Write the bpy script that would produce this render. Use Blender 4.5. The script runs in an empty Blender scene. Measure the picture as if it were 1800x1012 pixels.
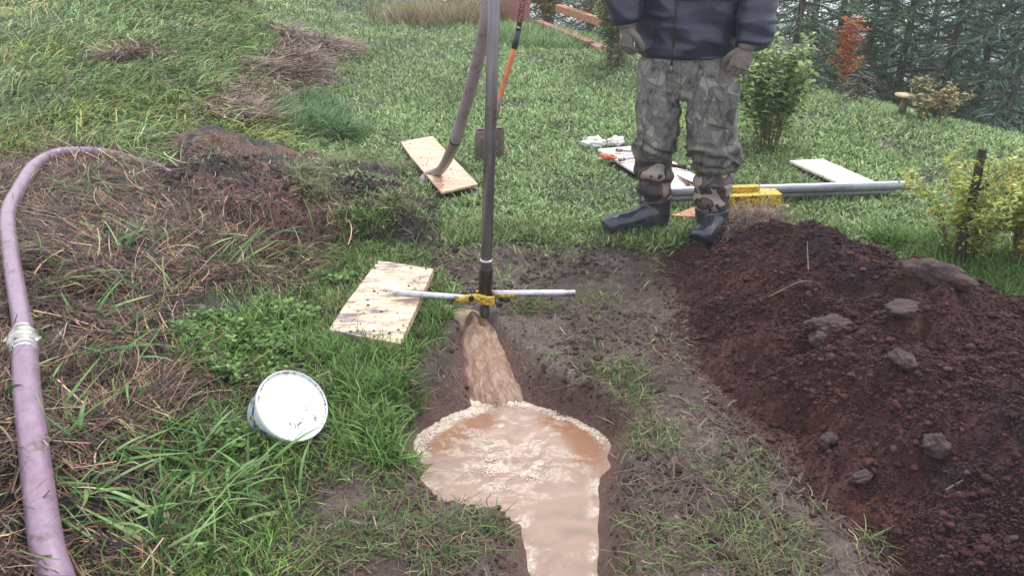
import bpy, bmesh, math, random
import numpy as np
from mathutils import Vector, Matrix
R = math.radians
rng = np.random.default_rng(11)
random.seed(11)
S = bpy.context.scene
C = S.collection

# ------------------------------------------------------------ camera
CAMH, PITCH, FPX = 1.6, 25.0, 1500.0
cd = bpy.data.cameras.new("camera"); cam = bpy.data.objects.new("camera", cd); C.objects.link(cam)
cam.location = (0, 0, CAMH); cam.rotation_euler = (R(90 - PITCH), 0, 0)
cd.lens = 36 * FPX / 1800; cd.sensor_width = 36; cd.clip_start = .02; cd.clip_end = 1000
S.camera = cam
# ------------------------------------------------------------ world, sun, exposure
SUN_EL, SUN_AZ = R(62), R(-35)
w = bpy.data.worlds.new("World"); S.world = w; w.use_nodes = True
nt = w.node_tree; nt.nodes.clear()
wo = nt.nodes.new('ShaderNodeOutputWorld'); bg = nt.nodes.new('ShaderNodeBackground')
sk = nt.nodes.new('ShaderNodeTexSky'); sk.sky_type = 'NISHITA'; sk.sun_disc = False
sk.sun_elevation = SUN_EL; sk.sun_rotation = SUN_AZ; sk.dust_density = 3; sk.air_density = 1
tc = nt.nodes.new('ShaderNodeTexCoord'); sx = nt.nodes.new('ShaderNodeSeparateXYZ'); cx = nt.nodes.new('ShaderNodeCombineXYZ')
mx = nt.nodes.new('ShaderNodeMath'); mx.operation = 'MAXIMUM'; mx.inputs[1].default_value = .05
nt.links.new(tc.outputs['Generated'], sx.inputs[0])
nt.links.new(sx.outputs[0], cx.inputs[0]); nt.links.new(sx.outputs[1], cx.inputs[1]); nt.links.new(sx.outputs[2], mx.inputs[0]); nt.links.new(mx.outputs[0], cx.inputs[2])
nt.links.new(cx.outputs[0], sk.inputs[0])
mixc = nt.nodes.new('ShaderNodeMix'); mixc.data_type = 'RGBA'; mixc.inputs[0].default_value = .82
nt.links.new(sk.outputs[0], mixc.inputs[6]); mixc.inputs[7].default_value = (7.4, 7.5, 7.9, 1)   # overcast cloud cover
nt.links.new(mixc.outputs[2], bg.inputs[0]); bg.inputs[1].default_value = .105
nt.links.new(bg.outputs[0], wo.inputs[0])
sl = bpy.data.lights.new("sun", 'SUN'); sun = bpy.data.objects.new("sun", sl); C.objects.link(sun)
sl.energy = 1.5; sl.angle = R(14); sl.color = (1, .97, .93)
sun.rotation_euler = (R(28), 0, R(-35) + math.pi)
S.view_settings.view_transform = 'Standard'; S.view_settings.look = 'None'
S.view_settings.exposure = 1.22; S.view_settings.gamma = 1
S.render.engine = 'CYCLES'
S.cycles.max_bounces = 5; S.cycles.diffuse_bounces = 3; S.cycles.glossy_bounces = 2; S.cycles.transmission_bounces = 2
S.cycles.volume_bounces = 1; S.cycles.caustics_reflective = False; S.cycles.caustics_refractive = False

# ------------------------------------------------------------ pixel -> point helpers (the photograph is 1800 wide)
cp, sp = math.cos(R(PITCH)), math.sin(R(PITCH))
def ray(px, py):
    u = (px - 900) / FPX; v = (506 - py) / FPX
    return np.array([u, cp + v * sp, -sp + v * cp])
def flat(px, py, z=0.0):
    d = ray(px, py); t = (z - CAMH) / d[2]
    return np.array([0, 0, CAMH]) + d * t
def atY(px, py, Y):
    d = ray(px, py); return np.array([0, 0, CAMH]) + d * (Y / d[1])

# ------------------------------------------------------------ noise
def _h(ix, iy, iz, s):
    n = (ix.astype(np.int64) * 374761393 + iy.astype(np.int64) * 668265263 + iz.astype(np.int64) * 2147483647 + s * 974634777) & 0xffffffff
    n = ((n ^ (n >> 13)) * 1274126177) & 0xffffffff
    n = n ^ (n >> 16)
    return (n & 0xffff) / 65535.0
def vn(x, y, s=0):
    x = np.asarray(x, float); y = np.asarray(y, float)
    ix, iy = np.floor(x), np.floor(y); fx, fy = x - ix, y - iy
    fx = fx * fx * (3 - 2 * fx); fy = fy * fy * (3 - 2 * fy); z = np.zeros_like(ix)
    a = _h(ix, iy, z, s); b = _h(ix + 1, iy, z, s); c = _h(ix, iy + 1, z, s); d = _h(ix + 1, iy + 1, z, s)
    return a + (b - a) * fx + (c - a) * fy + (a - b - c + d) * fx * fy
def fbm(x, y, o=3, s=0):
    r = 0; a = .5; t = 0
    for i in range(o):
        r = r + a * vn(x, y, s + i * 7); t += a
        x = np.asarray(x) * 2.03 + 11.3; y = np.asarray(y) * 2.03 + 5.7; a *= .5
    return r / t
def vn3(x, y, z, s=0):
    iz = np.floor(z); f = z - iz; f = f * f * (3 - 2 * f)
    k = iz * 57.31
    def lay(o):
        kk = (iz + o)
        ix, iy = np.floor(x), np.floor(y); fx, fy = x - ix, y - iy
        fx = fx * fx * (3 - 2 * fx); fy = fy * fy * (3 - 2 * fy)
        a = _h(ix, iy, kk, s); b = _h(ix + 1, iy, kk, s); c = _h(ix, iy + 1, kk, s); d = _h(ix + 1, iy + 1, kk, s)
        return a + (b - a) * fx + (c - a) * fy + (a - b - c + d) * fx * fy
    l0, l1 = lay(0), lay(1)
    return l0 + (l1 - l0) * f
def sm(a, b, x):
    t = np.clip((np.asarray(x, float) - a) / (b - a), 0, 1); return t * t * (3 - 2 * t)
def sdf_poly(x, y, poly):
    """negative inside"""
    x = np.asarray(x, float); y = np.asarray(y, float)
    d = np.full(x.shape, 1e9); ins = np.zeros(x.shape, bool); n = len(poly)
    for i in range(n):
        ax, ay = poly[i][:2]; bx, by = poly[(i + 1) % n][:2]
        ex, ey = bx - ax, by - ay; L = ex * ex + ey * ey + 1e-12
        t = np.clip(((x - ax) * ex + (y - ay) * ey) / L, 0, 1)
        d = np.minimum(d, (x - ax - ex * t) ** 2 + (y - ay - ey * t) ** 2)
        c = ((ay > y) != (by > y)) & (x < (bx - ax) * (y - ay) / (by - ay + 1e-12) + ax)
        ins ^= c
    d = np.sqrt(d); return np.where(ins, -d, d)
def seg(x, y, a, b):
    ex, ey = b[0] - a[0], b[1] - a[1]; L = ex * ex + ey * ey
    t = np.clip(((x - a[0]) * ex + (y - a[1]) * ey) / L, 0, 1)
    return np.hypot(x - a[0] - ex * t, y - a[1] - ey * t), t

# ------------------------------------------------------------ terrain
POOLZ = -.13
pc = (-.003, 2.368)
FOOT = flat(852, 550)                                  # where the drill pipe enters the ground
HEAP = [flat(*p, .12)[:2] for p in [(300, 285), (370, 270), (480, 268), (600, 275), (700, 285), (752, 330), (755, 385), (600, 398), (430, 405), (320, 395), (285, 340)]]
def pool_sdf(x, y):
    a = np.arctan2(y - pc[1], x - pc[0])
    r = .322 + .014 * np.sin(3 * a + 1) + .012 * np.sin(5 * a) + .016 * (vn(np.cos(a) * 5 + 9, np.sin(a) * 5 + 9, 3) - .5) * 2
    d = np.hypot((x - pc[0]), (y - pc[1]) * .975) - r
    cd_, _ = seg(x, y, (.15, 2.3), (.135, .4))
    n = .02 * (vn(x * 0 + 3, y * 7, 4) - .5) + .014 * (fbm(x * 9, y * 16, 2, 8) - .5)
    return np.minimum(d, cd_ - .112 + n)
def stream_sdf(x, y):
    d, t = seg(x, y, (FOOT[0] - .03, FOOT[1] - .07), (-.055, 2.70))
    return d - .056 - .012 * t - .02 * (fbm(x * 12, y * 12, 2, 9) - .5)
def crest(x, y):
    return .871 * (x - 3.05) + .492 * (y - 6.45)
def H(x, y):
    x = np.asarray(x, float); y = np.asarray(y, float)
    xr = x / (.50 + .125 * np.clip(y, 0, 30))
    lf = sm(-.75, -2.1, xr + .2 * (fbm(x * 1.5, y * 1.5, 2, 1) - .5))
    z = lf * (.27 + .075 * np.clip(y - 4.4, 0, 5) + .03 * np.clip(-x - 1.7, 0, 6) * sm(4.5, 7, y))
    z = z + .05 * (fbm(x * 1.1, y * 1.1, 3, 21) - .5) + .02 * (fbm(x * 5, y * 5, 2, 22) - .5)
    # spoil heap with its trench, left of the lawn
    hd = sdf_poly(x, y, HEAP)
    ins = np.clip(-hd, 0, 1)
    z = z + .135 * (1 - np.exp(-ins / .10)) * sm(-2.3, -1.6, x) * (.7 + 1.0 * fbm(x * 3.2, y * 3.2, 2, 31))
    rough = sm(.15, -.1, hd)
    near = sm(9, 5, np.hypot(x, y))
    z = z + rough * (.09 * (fbm(x * 10, y * 10, 3, 33) - .5) + .045 * (fbm(x * 34, y * 34, 2, 34) - .5))
    bank = sm(-.7, -1.0, x) * sm(4.6, 4.1, y)
    z = z + bank * near * (.07 * (fbm(x * 8, y * 8, 3, 41) - .5) + .03 * (fbm(x * 25, y * 25, 2, 42) - .5))
    z = z + near * (.011 * (fbm(x * 28, y * 28, 3, 51) - .5) + .02 * (fbm(x * 9, y * 9, 2, 52) - .5))
    # falling away past the lawn's edge
    c = crest(x, y)
    f = np.clip(c + .25, 0, 1e9)
    z = z - np.where(f < 4, .15 * f ** 1.6, .15 * 4 ** 1.6 + .40 * (f - 4))
    z = np.maximum(z, -22 + 1.5 * fbm(x * .05, y * .05, 2, 61))
    # pit, outflow channel and stream bed
    ps = pool_sdf(x, y)
    wall = POOLZ - .006 + np.where(ps > 0, ps * 1.25 + ps * ps * 6, ps * 1.2)
    wall = wall + .02 * (fbm(x * 18, y * 18, 3, 71) - .5) * sm(-.02, .05, ps)
    ss = stream_sdf(x, y)
    bed = np.clip(-.16 + .13 * (y - 2.70) / .45, -.16, -.03)
    bed = bed + np.clip(ss, 0, 1) * 1.1 - .03 * sm(0, -.04, ss)
    wall = np.minimum(wall, bed)
    k = .02
    hmix = np.clip(.5 + .5 * (wall - z) / k, 0, 1)
    zz = wall * (1 - hmix) + z * hmix - k * hmix * (1 - hmix)
    zz = np.where(np.minimum(ps, ss) < .6, zz, z)
    return zz
PILE = [flat(*p)[:2] for p in [(1195, 445), (1190, 500), (1225, 575), (1265, 650), (1320, 730), (1400, 810), (1490, 890), (1600, 990)]] + \
       [(1.17, 1.3), (1.3, .8), (2.2, .5), (2.7, 1.4), (2.5, 2.3), (2.2, 2.9), (1.85, 3.35), (1.62, 3.72), (1.42, 4.0), (1.2, 4.12), (1.02, 4.02)]
def pile_h(x, y):
    d = -sdf_poly(x, y, PILE) + .10 * (fbm(x * 4, y * 4, 2, 81) - .5) + .14 * (fbm(x * 9, y * 9, 3, 86) - .5)
    h = np.where(d > 0, .44 * (1 - np.exp(-np.clip(d, 0, 9) / .46)), d * .8)
    h = h * (1 - .5 * sm(3.2, 4.1, y))
    k = sm(-.02, .12, d)
    h = h + k * (.17 * (fbm(x * 3.3, y * 3.3, 2, 82) - .5) + .10 * (fbm(x * 9, y * 9, 3, 83) - .5) + .04 * (fbm(x * 30, y * 30, 2, 84) - .5))
    return h + k * .008 * (vn(x * 60, y * 60, 85) - .5)
def HP(x, y):
    return H(x, y) + np.maximum(pile_h(x, y), 0)
def hit(px, py, lift=0.0, f=H):
    d = ray(px, py); o = np.array([0, 0, CAMH]); t = np.arange(1.4, 60, .01)
    p = o + d * t[:, None]; g = f(p[:, 0], p[:, 1])
    if f is H and d[2] * 0 == 0 and not (p[:, 2] < g)[:1100].any(): i = int(np.argmin((p[:, 2] - g)[:1000]))
    else: i = int(np.argmax(p[:, 2] < g))
    q = p[i].copy(); q[2] = float(g[i]) + lift
    return q

# ------------------------------------------------------------ object helpers
def mesh_np(name, V, F, mat, parent=None, col=None, smooth=True):
    """V (n,3), F list/array of quads or ragged faces"""
    me = bpy.data.meshes.new(name); V = np.asarray(V, np.float32)
    if isinstance(F, np.ndarray):
        k = F.shape[1]
        me.vertices.add(len(V)); me.vertices.foreach_set('co', V.ravel())
        me.loops.add(F.size); me.loops.foreach_set('vertex_index', F.astype(np.int32).ravel())
        me.polygons.add(len(F)); me.polygons.foreach_set('loop_start', np.arange(0, F.size, k, dtype=np.int32))
        me.update(calc_edges=True)
    else:
        me.from_pydata([tuple(map(float, v)) for v in V], [], [tuple(map(int, f)) for f in F])
    if smooth: me.polygons.foreach_set('use_smooth', np.ones(len(me.polygons), bool))
    if col is not None:
        a = me.color_attributes.new('Col', 'FLOAT_COLOR', 'POINT')
        c = np.ones((len(V), 4), np.float32); c[:, :3] = col; a.data.foreach_set('color', c.ravel())
    me.materials.append(mat)
    o = bpy.data.objects.new(name, me); C.objects.link(o)
    if parent is not None: o.parent = parent; o.matrix_parent_inverse = Matrix.Translation(-Vector(parent.location))
    return o
def tag(o, label=None, cat=None, group=None, kind=None):
    if label: o['label'] = label
    if cat: o['category'] = cat
    if group: o['group'] = group
    if kind: o['kind'] = kind
    return o
def thing(name, loc, label, cat, group=None):
    o = bpy.data.objects.new(name, None); C.objects.link(o); o.empty_display_size = .1
    o.location = Vector([float(v) for v in loc]); return tag(o, label, cat, group)

def spline(P, n):
    P = np.asarray(P, float); k = len(P)
    if k == 2: t = np.linspace(0, 1, n)[:, None]; return P[0] * (1 - t) + P[1] * t
    Q = np.vstack([2 * P[0] - P[1], P, 2 * P[-1] - P[-2]])
    u = np.linspace(0, k - 1 - 1e-9, n); i = u.astype(int); f = (u - i)[:, None]
    a, b, c, d = Q[i], Q[i + 1], Q[i + 2], Q[i + 3]
    return .5 * ((2 * b) + (c - a) * f + (2 * a - 5 * b + 4 * c - d) * f ** 2 + (3 * b - a - 3 * c + d) * f ** 3)
class MB:
    def __init__(s): s.v = []; s.f = []
    def add(s, V, F):
        o = len(s.v); s.v += [tuple(map(float, v)) for v in V]; s.f += [tuple(int(i) + o for i in f) for f in F]; return s
    def tube(s, P, r, n=12, sub=None, cap=True, flat_=1.0, side=None):
        P = np.asarray(P, float); r = np.asarray(r, float)
        if r.ndim == 0: r = np.full(len(P), float(r))
        r2 = r.copy() if r.ndim == 1 else r[:, 1]; r1 = r if r.ndim == 1 else r[:, 0]
        if sub:
            u0 = np.linspace(0, 1, len(P)); u = np.linspace(0, 1, sub)
            P = spline(P, sub); r1 = np.interp(u, u0, r1); r2 = np.interp(u, u0, r2)
        T = np.gradient(P, axis=0); T /= np.linalg.norm(T, axis=1)[:, None] + 1e-12
        ref = np.array(side if side is not None else ([1, 0, 0] if abs(T[0][0]) < .9 else [0, 0, 1]), float)
        V = []; m = len(P)
        for k in range(m):
            a = ref - T[k] * ref.dot(T[k]); a /= np.linalg.norm(a) + 1e-12
            if side is None: ref = a
            b = np.cross(T[k], a)
            for j in range(n):
                th = 2 * math.pi * j / n
                V.append(P[k] + a * r1[k] * math.cos(th) + b * r2[k] * flat_ * math.sin(th))
        F = [(k * n + j, k * n + (j + 1) % n, (k + 1) * n + (j + 1) % n, (k + 1) * n + j) for k in range(m - 1) for j in range(n)]
        if cap: F += [tuple(range(n))[::-1], tuple((m - 1) * n + j for j in range(n))]
        return s.add(V, F)
    def box(s, c, d, M=None):
        V = [np.array([sx_ * d[0] / 2, sy * d[1] / 2, sz * d[2] / 2]) for sx_ in (-1, 1) for sy in (-1, 1) for sz in (-1, 1)]
        if M is not None: V = [np.array(M @ Vector(v)) for v in V]
        V = [v + np.asarray(c, float) for v in V]
        return s.add(V, [(0, 1, 3, 2), (4, 6, 7, 5), (0, 4, 5, 1), (2, 3, 7, 6), (0, 2, 6, 4), (1, 5, 7, 3)])
    def ball(s, c, r, n=12, M=None):
        r = np.asarray([r, r, r] if np.isscalar(r) else r, float); V = []; m = n // 2
        for k in range(m + 1):
            ph = math.pi * k / m
            for j in range(n):
                th = 2 * math.pi * j / n
                q = np.array([math.sin(ph) * math.cos(th), math.sin(ph) * math.sin(th), math.cos(ph)]) * r
                if M is not None: q = np.array(M @ Vector(q))
                V.append(np.asarray(c, float) + q)
        F = [(k * n + j, (k + 1) * n + j, (k + 1) * n + (j + 1) % n, k * n + (j + 1) % n) for k in range(m) for j in range(n)]
        return s.add(V, F)
    def prism(s, poly, off):
        """poly: list of 3-D points (top face), off: vector to the bottom face"""
        n = len(poly); P = [np.asarray(p, float) for p in poly]; Q = [p + np.asarray(off, float) for p in P]
        return s.add(P + Q, [tuple(range(n)), tuple(range(2 * n - 1, n - 1, -1))] + [(i, i + n, (i + 1) % n + n, (i + 1) % n) for i in range(n)])
    def build(s, name, mat, parent=None, smooth=True, bevel=0, sub=0, weld=False):
        o = mesh_np(name, np.array(s.v), s.f, mat, parent, smooth=smooth)
        bm = bmesh.new(); bm.from_mesh(o.data)
        if weld: bmesh.ops.remove_doubles(bm, verts=bm.verts, dist=1e-5)
        bmesh.ops.recalc_face_normals(bm, faces=bm.faces); bm.to_mesh(o.data); bm.free()
        if bevel:
            b = o.modifiers.new('bevel', 'BEVEL'); b.width = bevel; b.segments = 2; b.limit_method = 'ANGLE'
        if smooth and (bevel or sub == 0):
            pass
        if sub: u = o.modifiers.new('sub', 'SUBSURF'); u.levels = sub; u.render_levels = sub
        return o
def autosmooth(o, ang=35):
    me = o.data; bm = bmesh.new(); bm.from_mesh(me)
    for e in bm.edges:
        if len(e.link_faces) == 2 and e.calc_face_angle(0) > R(ang): e.smooth = False
    bm.to_mesh(me); bm.free(); return o

# ------------------------------------------------------------ materials
def M_new(name):
    m = bpy.data.materials.new(name); m.use_nodes = True; n = m.node_tree; b = n.nodes['Principled BSDF']; return m, n, b
def N(n, t, **k):
    x = n.nodes.new(t)
    for a, v in k.items():
        if a.startswith('i_'):
            x.inputs[a[2:].replace('_', ' ')].default_value = v
        else: setattr(x, a, v)
    return x
def mat(name, c1, c2=None, scale=20, rough=.6, bump=0, bscale=None, metal=0, detail=6, stretch=None, spec=.5, r2=None, dirt=None, dscale=9, damt=.5, coat=0):
    """two-tone noise material with optional dirt coat and bump, in object space"""
    m, n, b = M_new(name); L = n.links
    tc_ = N(n, 'ShaderNodeTexCoord'); mp = N(n, 'ShaderNodeMapping'); L.new(tc_.outputs['Object'], mp.inputs[0])
    if stretch: mp.inputs['Scale'].default_value = stretch
    nz = N(n, 'ShaderNodeTexNoise'); nz.inputs['Scale'].default_value = scale; nz.inputs['Detail'].default_value = detail; nz.inputs['Roughness'].default_value = .65
    L.new(mp.outputs[0], nz.inputs['Vector'])
    rp = N(n, 'ShaderNodeValToRGB'); rp.color_ramp.elements[0].position = .35; rp.color_ramp.elements[1].position = .68
    rp.color_ramp.elements[0].color = (*c1, 1); rp.color_ramp.elements[1].color = (*(c2 or c1), 1); L.new(nz.outputs[0], rp.inputs[0])
    out = rp.outputs[0]
    b.inputs['Roughness'].default_value = rough; b.inputs['Metallic'].default_value = metal; b.inputs['Specular IOR Level'].default_value = spec
    b.inputs['Coat Weight'].default_value = coat
    if dirt:
        dn = N(n, 'ShaderNodeTexNoise'); dn.inputs['Scale'].default_value = dscale; dn.inputs['Detail'].default_value = 8; dn.inputs['Roughness'].default_value = .7
        L.new(tc_.outputs['Object'], dn.inputs['Vector'])
        dr = N(n, 'ShaderNodeMapRange'); dr.inputs[1].default_value = .62 - damt * .25; dr.inputs[2].default_value = .70 - damt * .1; L.new(dn.outputs[0], dr.inputs[0])
        mi = N(n, 'ShaderNodeMix', data_type='RGBA'); L.new(dr.outputs[0], mi.inputs[0]); L.new(out, mi.inputs[6]); mi.inputs[7].default_value = (*dirt, 1); out = mi.outputs[2]
    L.new(out, b.inputs['Base Color'])
    if r2 is not None:
        mr = N(n, 'ShaderNodeMapRange'); mr.inputs[3].default_value = rough; mr.inputs[4].default_value = r2; mr.inputs[1].default_value = .35; mr.inputs[2].default_value = .65
        L.new(nz.outputs[0], mr.inputs[0]); L.new(mr.outputs[0], b.inputs['Roughness'])
    if bump:
        bn = N(n, 'ShaderNodeTexNoise'); bn.inputs['Scale'].default_value = bscale or scale * 3; bn.inputs['Detail'].default_value = 8; L.new(mp.outputs[0], bn.inputs['Vector'])
        bp = N(n, 'ShaderNodeBump'); bp.inputs['Strength'].default_value = 1; bp.inputs['Distance'].default_value = bump
        L.new(bn.outputs[0], bp.inputs['Height']); L.new(bp.outputs[0], b.inputs['Normal'])
    return m
def mat_col(name, rough=.5, transl=0, bump=0, bscale=200, spec=.5, vary=0, vscale=60, wet=None):
    """colour from the mesh's own colour attribute (albedo), with fine noise"""
    m, n, b = M_new(name); L = n.links
    at = N(n, 'ShaderNodeAttribute', attribute_name='Col'); out = at.outputs['Color']
    tc_ = N(n, 'ShaderNodeTexCoord')
    if vary:
        nz = N(n, 'ShaderNodeTexNoise'); nz.inputs['Scale'].default_value = vscale; nz.inputs['Detail'].default_value = 7; nz.inputs['Roughness'].default_value = .7
        L.new(tc_.outputs['Object'], nz.inputs['Vector'])
        mr = N(n, 'ShaderNodeMapRange'); mr.inputs[1].default_value = .3; mr.inputs[2].default_value = .7; mr.inputs[3].default_value = 1 - vary; mr.inputs[4].default_value = 1 + vary
        L.new(nz.outputs[0], mr.inputs[0])
        mu = N(n, 'ShaderNodeVectorMath', operation='SCALE'); L.new(out, mu.inputs[0]); L.new(mr.outputs[0], mu.inputs['Scale']); out = mu.outputs[0]
        if wet:
            wr = N(n, 'ShaderNodeMapRange'); wr.inputs[1].default_value = .42; wr.inputs[2].default_value = .6; wr.inputs[3].default_value = wet; wr.inputs[4].default_value = rough
            wz = N(n, 'ShaderNodeTexNoise'); wz.inputs['Scale'].default_value = 7; wz.inputs['Detail'].default_value = 8; L.new(tc_.outputs['Object'], wz.inputs['Vector'])
            L.new(wz.outputs[0], wr.inputs[0]); L.new(wr.outputs[0], b.inputs['Roughness'])
    L.new(out, b.inputs['Base Color'])
    if not wet: b.inputs['Roughness'].default_value = rough
    b.inputs['Specular IOR Level'].default_value = spec
    if bump:
        bn = N(n, 'ShaderNodeTexNoise'); bn.inputs['Scale'].default_value = bscale; bn.inputs['Detail'].default_value = 8; bn.inputs['Roughness'].default_value = .7; L.new(tc_.outputs['Object'], bn.inputs['Vector'])
        bp = N(n, 'ShaderNodeBump'); bp.inputs['Strength'].default_value = 1; bp.inputs['Distance'].default_value = bump
        L.new(bn.outputs[0], bp.inputs['Height']); L.new(bp.outputs[0], b.inputs['Normal'])
    if transl:
        tr = N(n, 'ShaderNodeBsdfTranslucent'); L.new(out, tr.inputs[0]); ms = N(n, 'ShaderNodeMixShader'); ms.inputs[0].default_value = transl
        L.new(b.outputs[0], ms.inputs[1]); L.new(tr.outputs[0], ms.inputs[2]); L.new(ms.outputs[0], n.nodes['Material Output'].inputs[0])
    return m
M_ground = mat_col('ground_soil', rough=.6, bump=.016, bscale=75, vary=.55, vscale=70, wet=.25)
M_pile = mat_col('pile_soil', rough=.85, bump=.018, bscale=120, vary=.55, vscale=110, spec=.25)
M_leaf = mat_col('leaf_green', rough=.40, transl=.30, spec=.32)
M_straw = mat_col('straw_dry', rough=.5, transl=.05, spec=.22)
M_fir = mat_col('fir_needles', rough=.7, transl=.1, spec=.2)
M_bark = mat('bark', (.06, .045, .035), (.12, .10, .08), 18, .9, .01, stretch=(1, 1, .3))
M_stem = mat('stem_bark', (.10, .08, .05), (.20, .17, .10), 30, .8)

# ------------------------------------------------------------ ground
def axis(lo, hi, d, far_lo, far_hi, g=1.09):
    a = list(np.arange(lo, hi, d)); s = d; x = a[-1]
    while x < far_hi: s *= g; x += s; a.append(x)
    s = d; x = lo; b = []
    while x > far_lo: s *= g; x -= s; b.append(x)
    return np.array(b[::-1] + a)
def lerp(a, b, t): return a * (1 - t[:, None]) + np.asarray(b)[None, :] * t[:, None]
MUDZ = [flat(*p)[:2] for p in [(745, 432), (900, 425), (1060, 425), (1190, 440)]] + [(1.4, 4.2), (1.7, 3.0), (1.7, 1.2), (1.3, .5), (-.55, .5)] + \
       [flat(*p)[:2] for p in [(560, 1000), (540, 850), (690, 800), (740, 640), (800, 620), (790, 560), (760, 520), (720, 470)]]
LAWN_EDGE = 4.12
def straw_mask(x, y):      # trampled dead grass over the left bank
    m = sm(-.72, -.98, x + .3 * (fbm(x * 2.2, y * 2.2, 2, 101) - .5)) * sm(4.75, 4.3, y + .3 * (fbm(x * 2, y * 2, 2, 102) - .5))
    g = np.minimum(np.hypot(x + .95, (y - 2.95) * .8) - .30, np.hypot(x + .8, y - 2.2) - .18)
    return m * sm(-.02, .14, g)
def brown_patch(x, y):     # dead patches in the long grass
    m = 0
    for (px, py, r) in [(450, 170, .26), (490, 135, .26), (540, 75, .30), (590, 85, .24), (420, 200, .2), (240, 100, .14), (520, 105, .24)]:
        q = BP[(px, py)]; m = np.maximum(m, sm(r * 1.3, r * .5, np.hypot((x - q[0]), (y - q[1]) * .7) + .3 * (fbm(x * 4, y * 4, 2, 111) - .5)))
    return m
BP = {(px, py): hit(px, py) for (px, py) in [(450, 170), (490, 135), (540, 75), (590, 85), (420, 200), (240, 100), (520, 105)]}
def mud_mask(x, y):
    return sm(.10, -.12, sdf_poly(x, y, MUDZ) + .22 * (fbm(x * 5, y * 5, 3, 121) - .5))
X = axis(-2.7, 2.7, .0125, -90, 110); Y = axis(1.1, 5.4, .0125, -12, 160)
gx, gy = np.meshgrid(X, Y); fx, fy = gx.ravel(), gy.ravel(); gz = H(fx, fy)
col = np.tile(np.array([.035, .036, .022]), (len(fx), 1))
nn = fbm(fx * 3, fy * 3, 3, 131)
col = lerp(col, (.080, .052, .043), mud_mask(fx, fy))
col = lerp(col, (.150, .112, .096), mud_mask(fx, fy) * sm(.45, .62, nn) * sm(.05, .5, fx + .9) * .75)
hm = sm(.12, -.05, sdf_poly(fx, fy, HEAP)); st = straw_mask(fx, fy)
col = lerp(col, (.022, .014, .016), np.maximum(st, hm))
col = lerp(col, (.13, .055, .045), hm * sm(.40, .55, fbm(fx * 3, fy * 3, 2, 132)))
col = lerp(col, (.10, .06, .05), brown_patch(fx, fy))
ps = np.minimum(pool_sdf(fx, fy), stream_sdf(fx, fy))
col = lerp(col, (.115, .062, .050), sm(.16, .05, ps) * sm(.0, -.05, gz))
col = lerp(col, (.085, .04, .034), sm(.12, -.02, sdf_poly(fx, fy, PILE) - .12 * (fbm(fx * 6, fy * 6, 3, 133) - .3)))
ny, nx = gx.shape
idx = np.arange(nx * ny).reshape(ny, nx)
F = np.stack([idx[:-1, :-1], idx[:-1, 1:], idx[1:, 1:], idx[1:, :-1]], -1).reshape(-1, 4)
tag(mesh_np('ground', np.stack([fx, fy, gz], 1), F, M_ground, col=col), kind='structure')

KEEP = [[flat(px, py, z_)[:2] for px, py in pl] for z_, pl in [(.06, [(665, 457), (762, 472), (703, 603), (578, 579)]), (.05, [(704, 249), (760, 239), (840, 323), (776, 338)]), (.05, [(1050, 262), (1135, 254), (1240, 318), (1222, 336), (1176, 337)]), (.03, [(1388, 282), (1446, 279), (1545, 322), (1482, 325)])]]
TUBA, TUBB = hit(495, 740)[:2], hit(520, 752)[:2]
# ------------------------------------------------------------ blades: every grass blade, straw and leaf
def blades(name, P, az, th0, kap, L, W, col, mat_, seg_=3, prof='blade', curl=0, roll=None, parent=None, ground=None, tip=None):
    n = len(P); s = np.linspace(0, 1, seg_ + 1)
    if parent is None:
        ko = np.zeros(n, bool)
        for pg in KEEP: ko |= sdf_poly(P[:, 0], P[:, 1], pg) < .012
        ko |= seg(P[:, 0], P[:, 1], TUBA, TUBB)[0] < .135
        L = np.where(ko, 0, L); W = np.where(ko, 0, W)
    V = np.zeros((n, seg_ + 1, 2, 3), np.float32); p = np.array(P, float)
    wv = {'blade': (1 - s ** 2.2) * .92 + .08, 'leaf': np.sin(np.pi * (s * .93 + .035)) ** .8 + .04, 'straw': np.ones(seg_ + 1) * .9, 'spray': 1 - s * .75}[prof]
    az = az + np.zeros(n); roll = np.zeros(n) if roll is None else roll
    for k in range(seg_ + 1):
        a = az + curl * s[k]; th = th0 + kap * s[k]
        dirv = np.stack([np.sin(th) * np.cos(a), np.sin(th) * np.sin(a), np.cos(th)], 1)
        side = np.stack([-np.sin(a), np.cos(a), np.zeros(n)], 1)
        up = np.cross(dirv, side); side = side * np.cos(roll)[:, None] + up * np.sin(roll)[:, None]
        if k: p = p + dirv * (L / seg_)[:, None]
        q = p
        if ground is not None:
            q = p.copy(); q[:, 2] = np.maximum(q[:, 2], ground(q[:, 0], q[:, 1]) + .003 + .012 * rnd_lift[:n]); p[:, 2] = q[:, 2]
        V[:, k, 0] = q - side * (W * wv[k] / 2)[:, None]; V[:, k, 1] = q + side * (W * wv[k] / 2)[:, None]
    base = (np.arange(n) * (seg_ + 1) * 2)[:, None, None]
    k = (np.arange(seg_) * 2)[None, :, None]
    F = (base + k + np.array([0, 1, 3, 2])[None, None, :]).reshape(-1, 4)
    cc = np.repeat(col[:, None, :], (seg_ + 1) * 2, 1)
    if tip is not None:
        t = np.repeat(s, 2)[None, :, None]; cc = cc * (1 - t) + cc * t * np.asarray(tip)[None, None, :]
    return mesh_np(name, V.reshape(-1, 3), F, mat_, parent, col=np.clip(cc.reshape(-1, 3), 0, 1))
rnd_lift = rng.random(900000)
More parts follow.
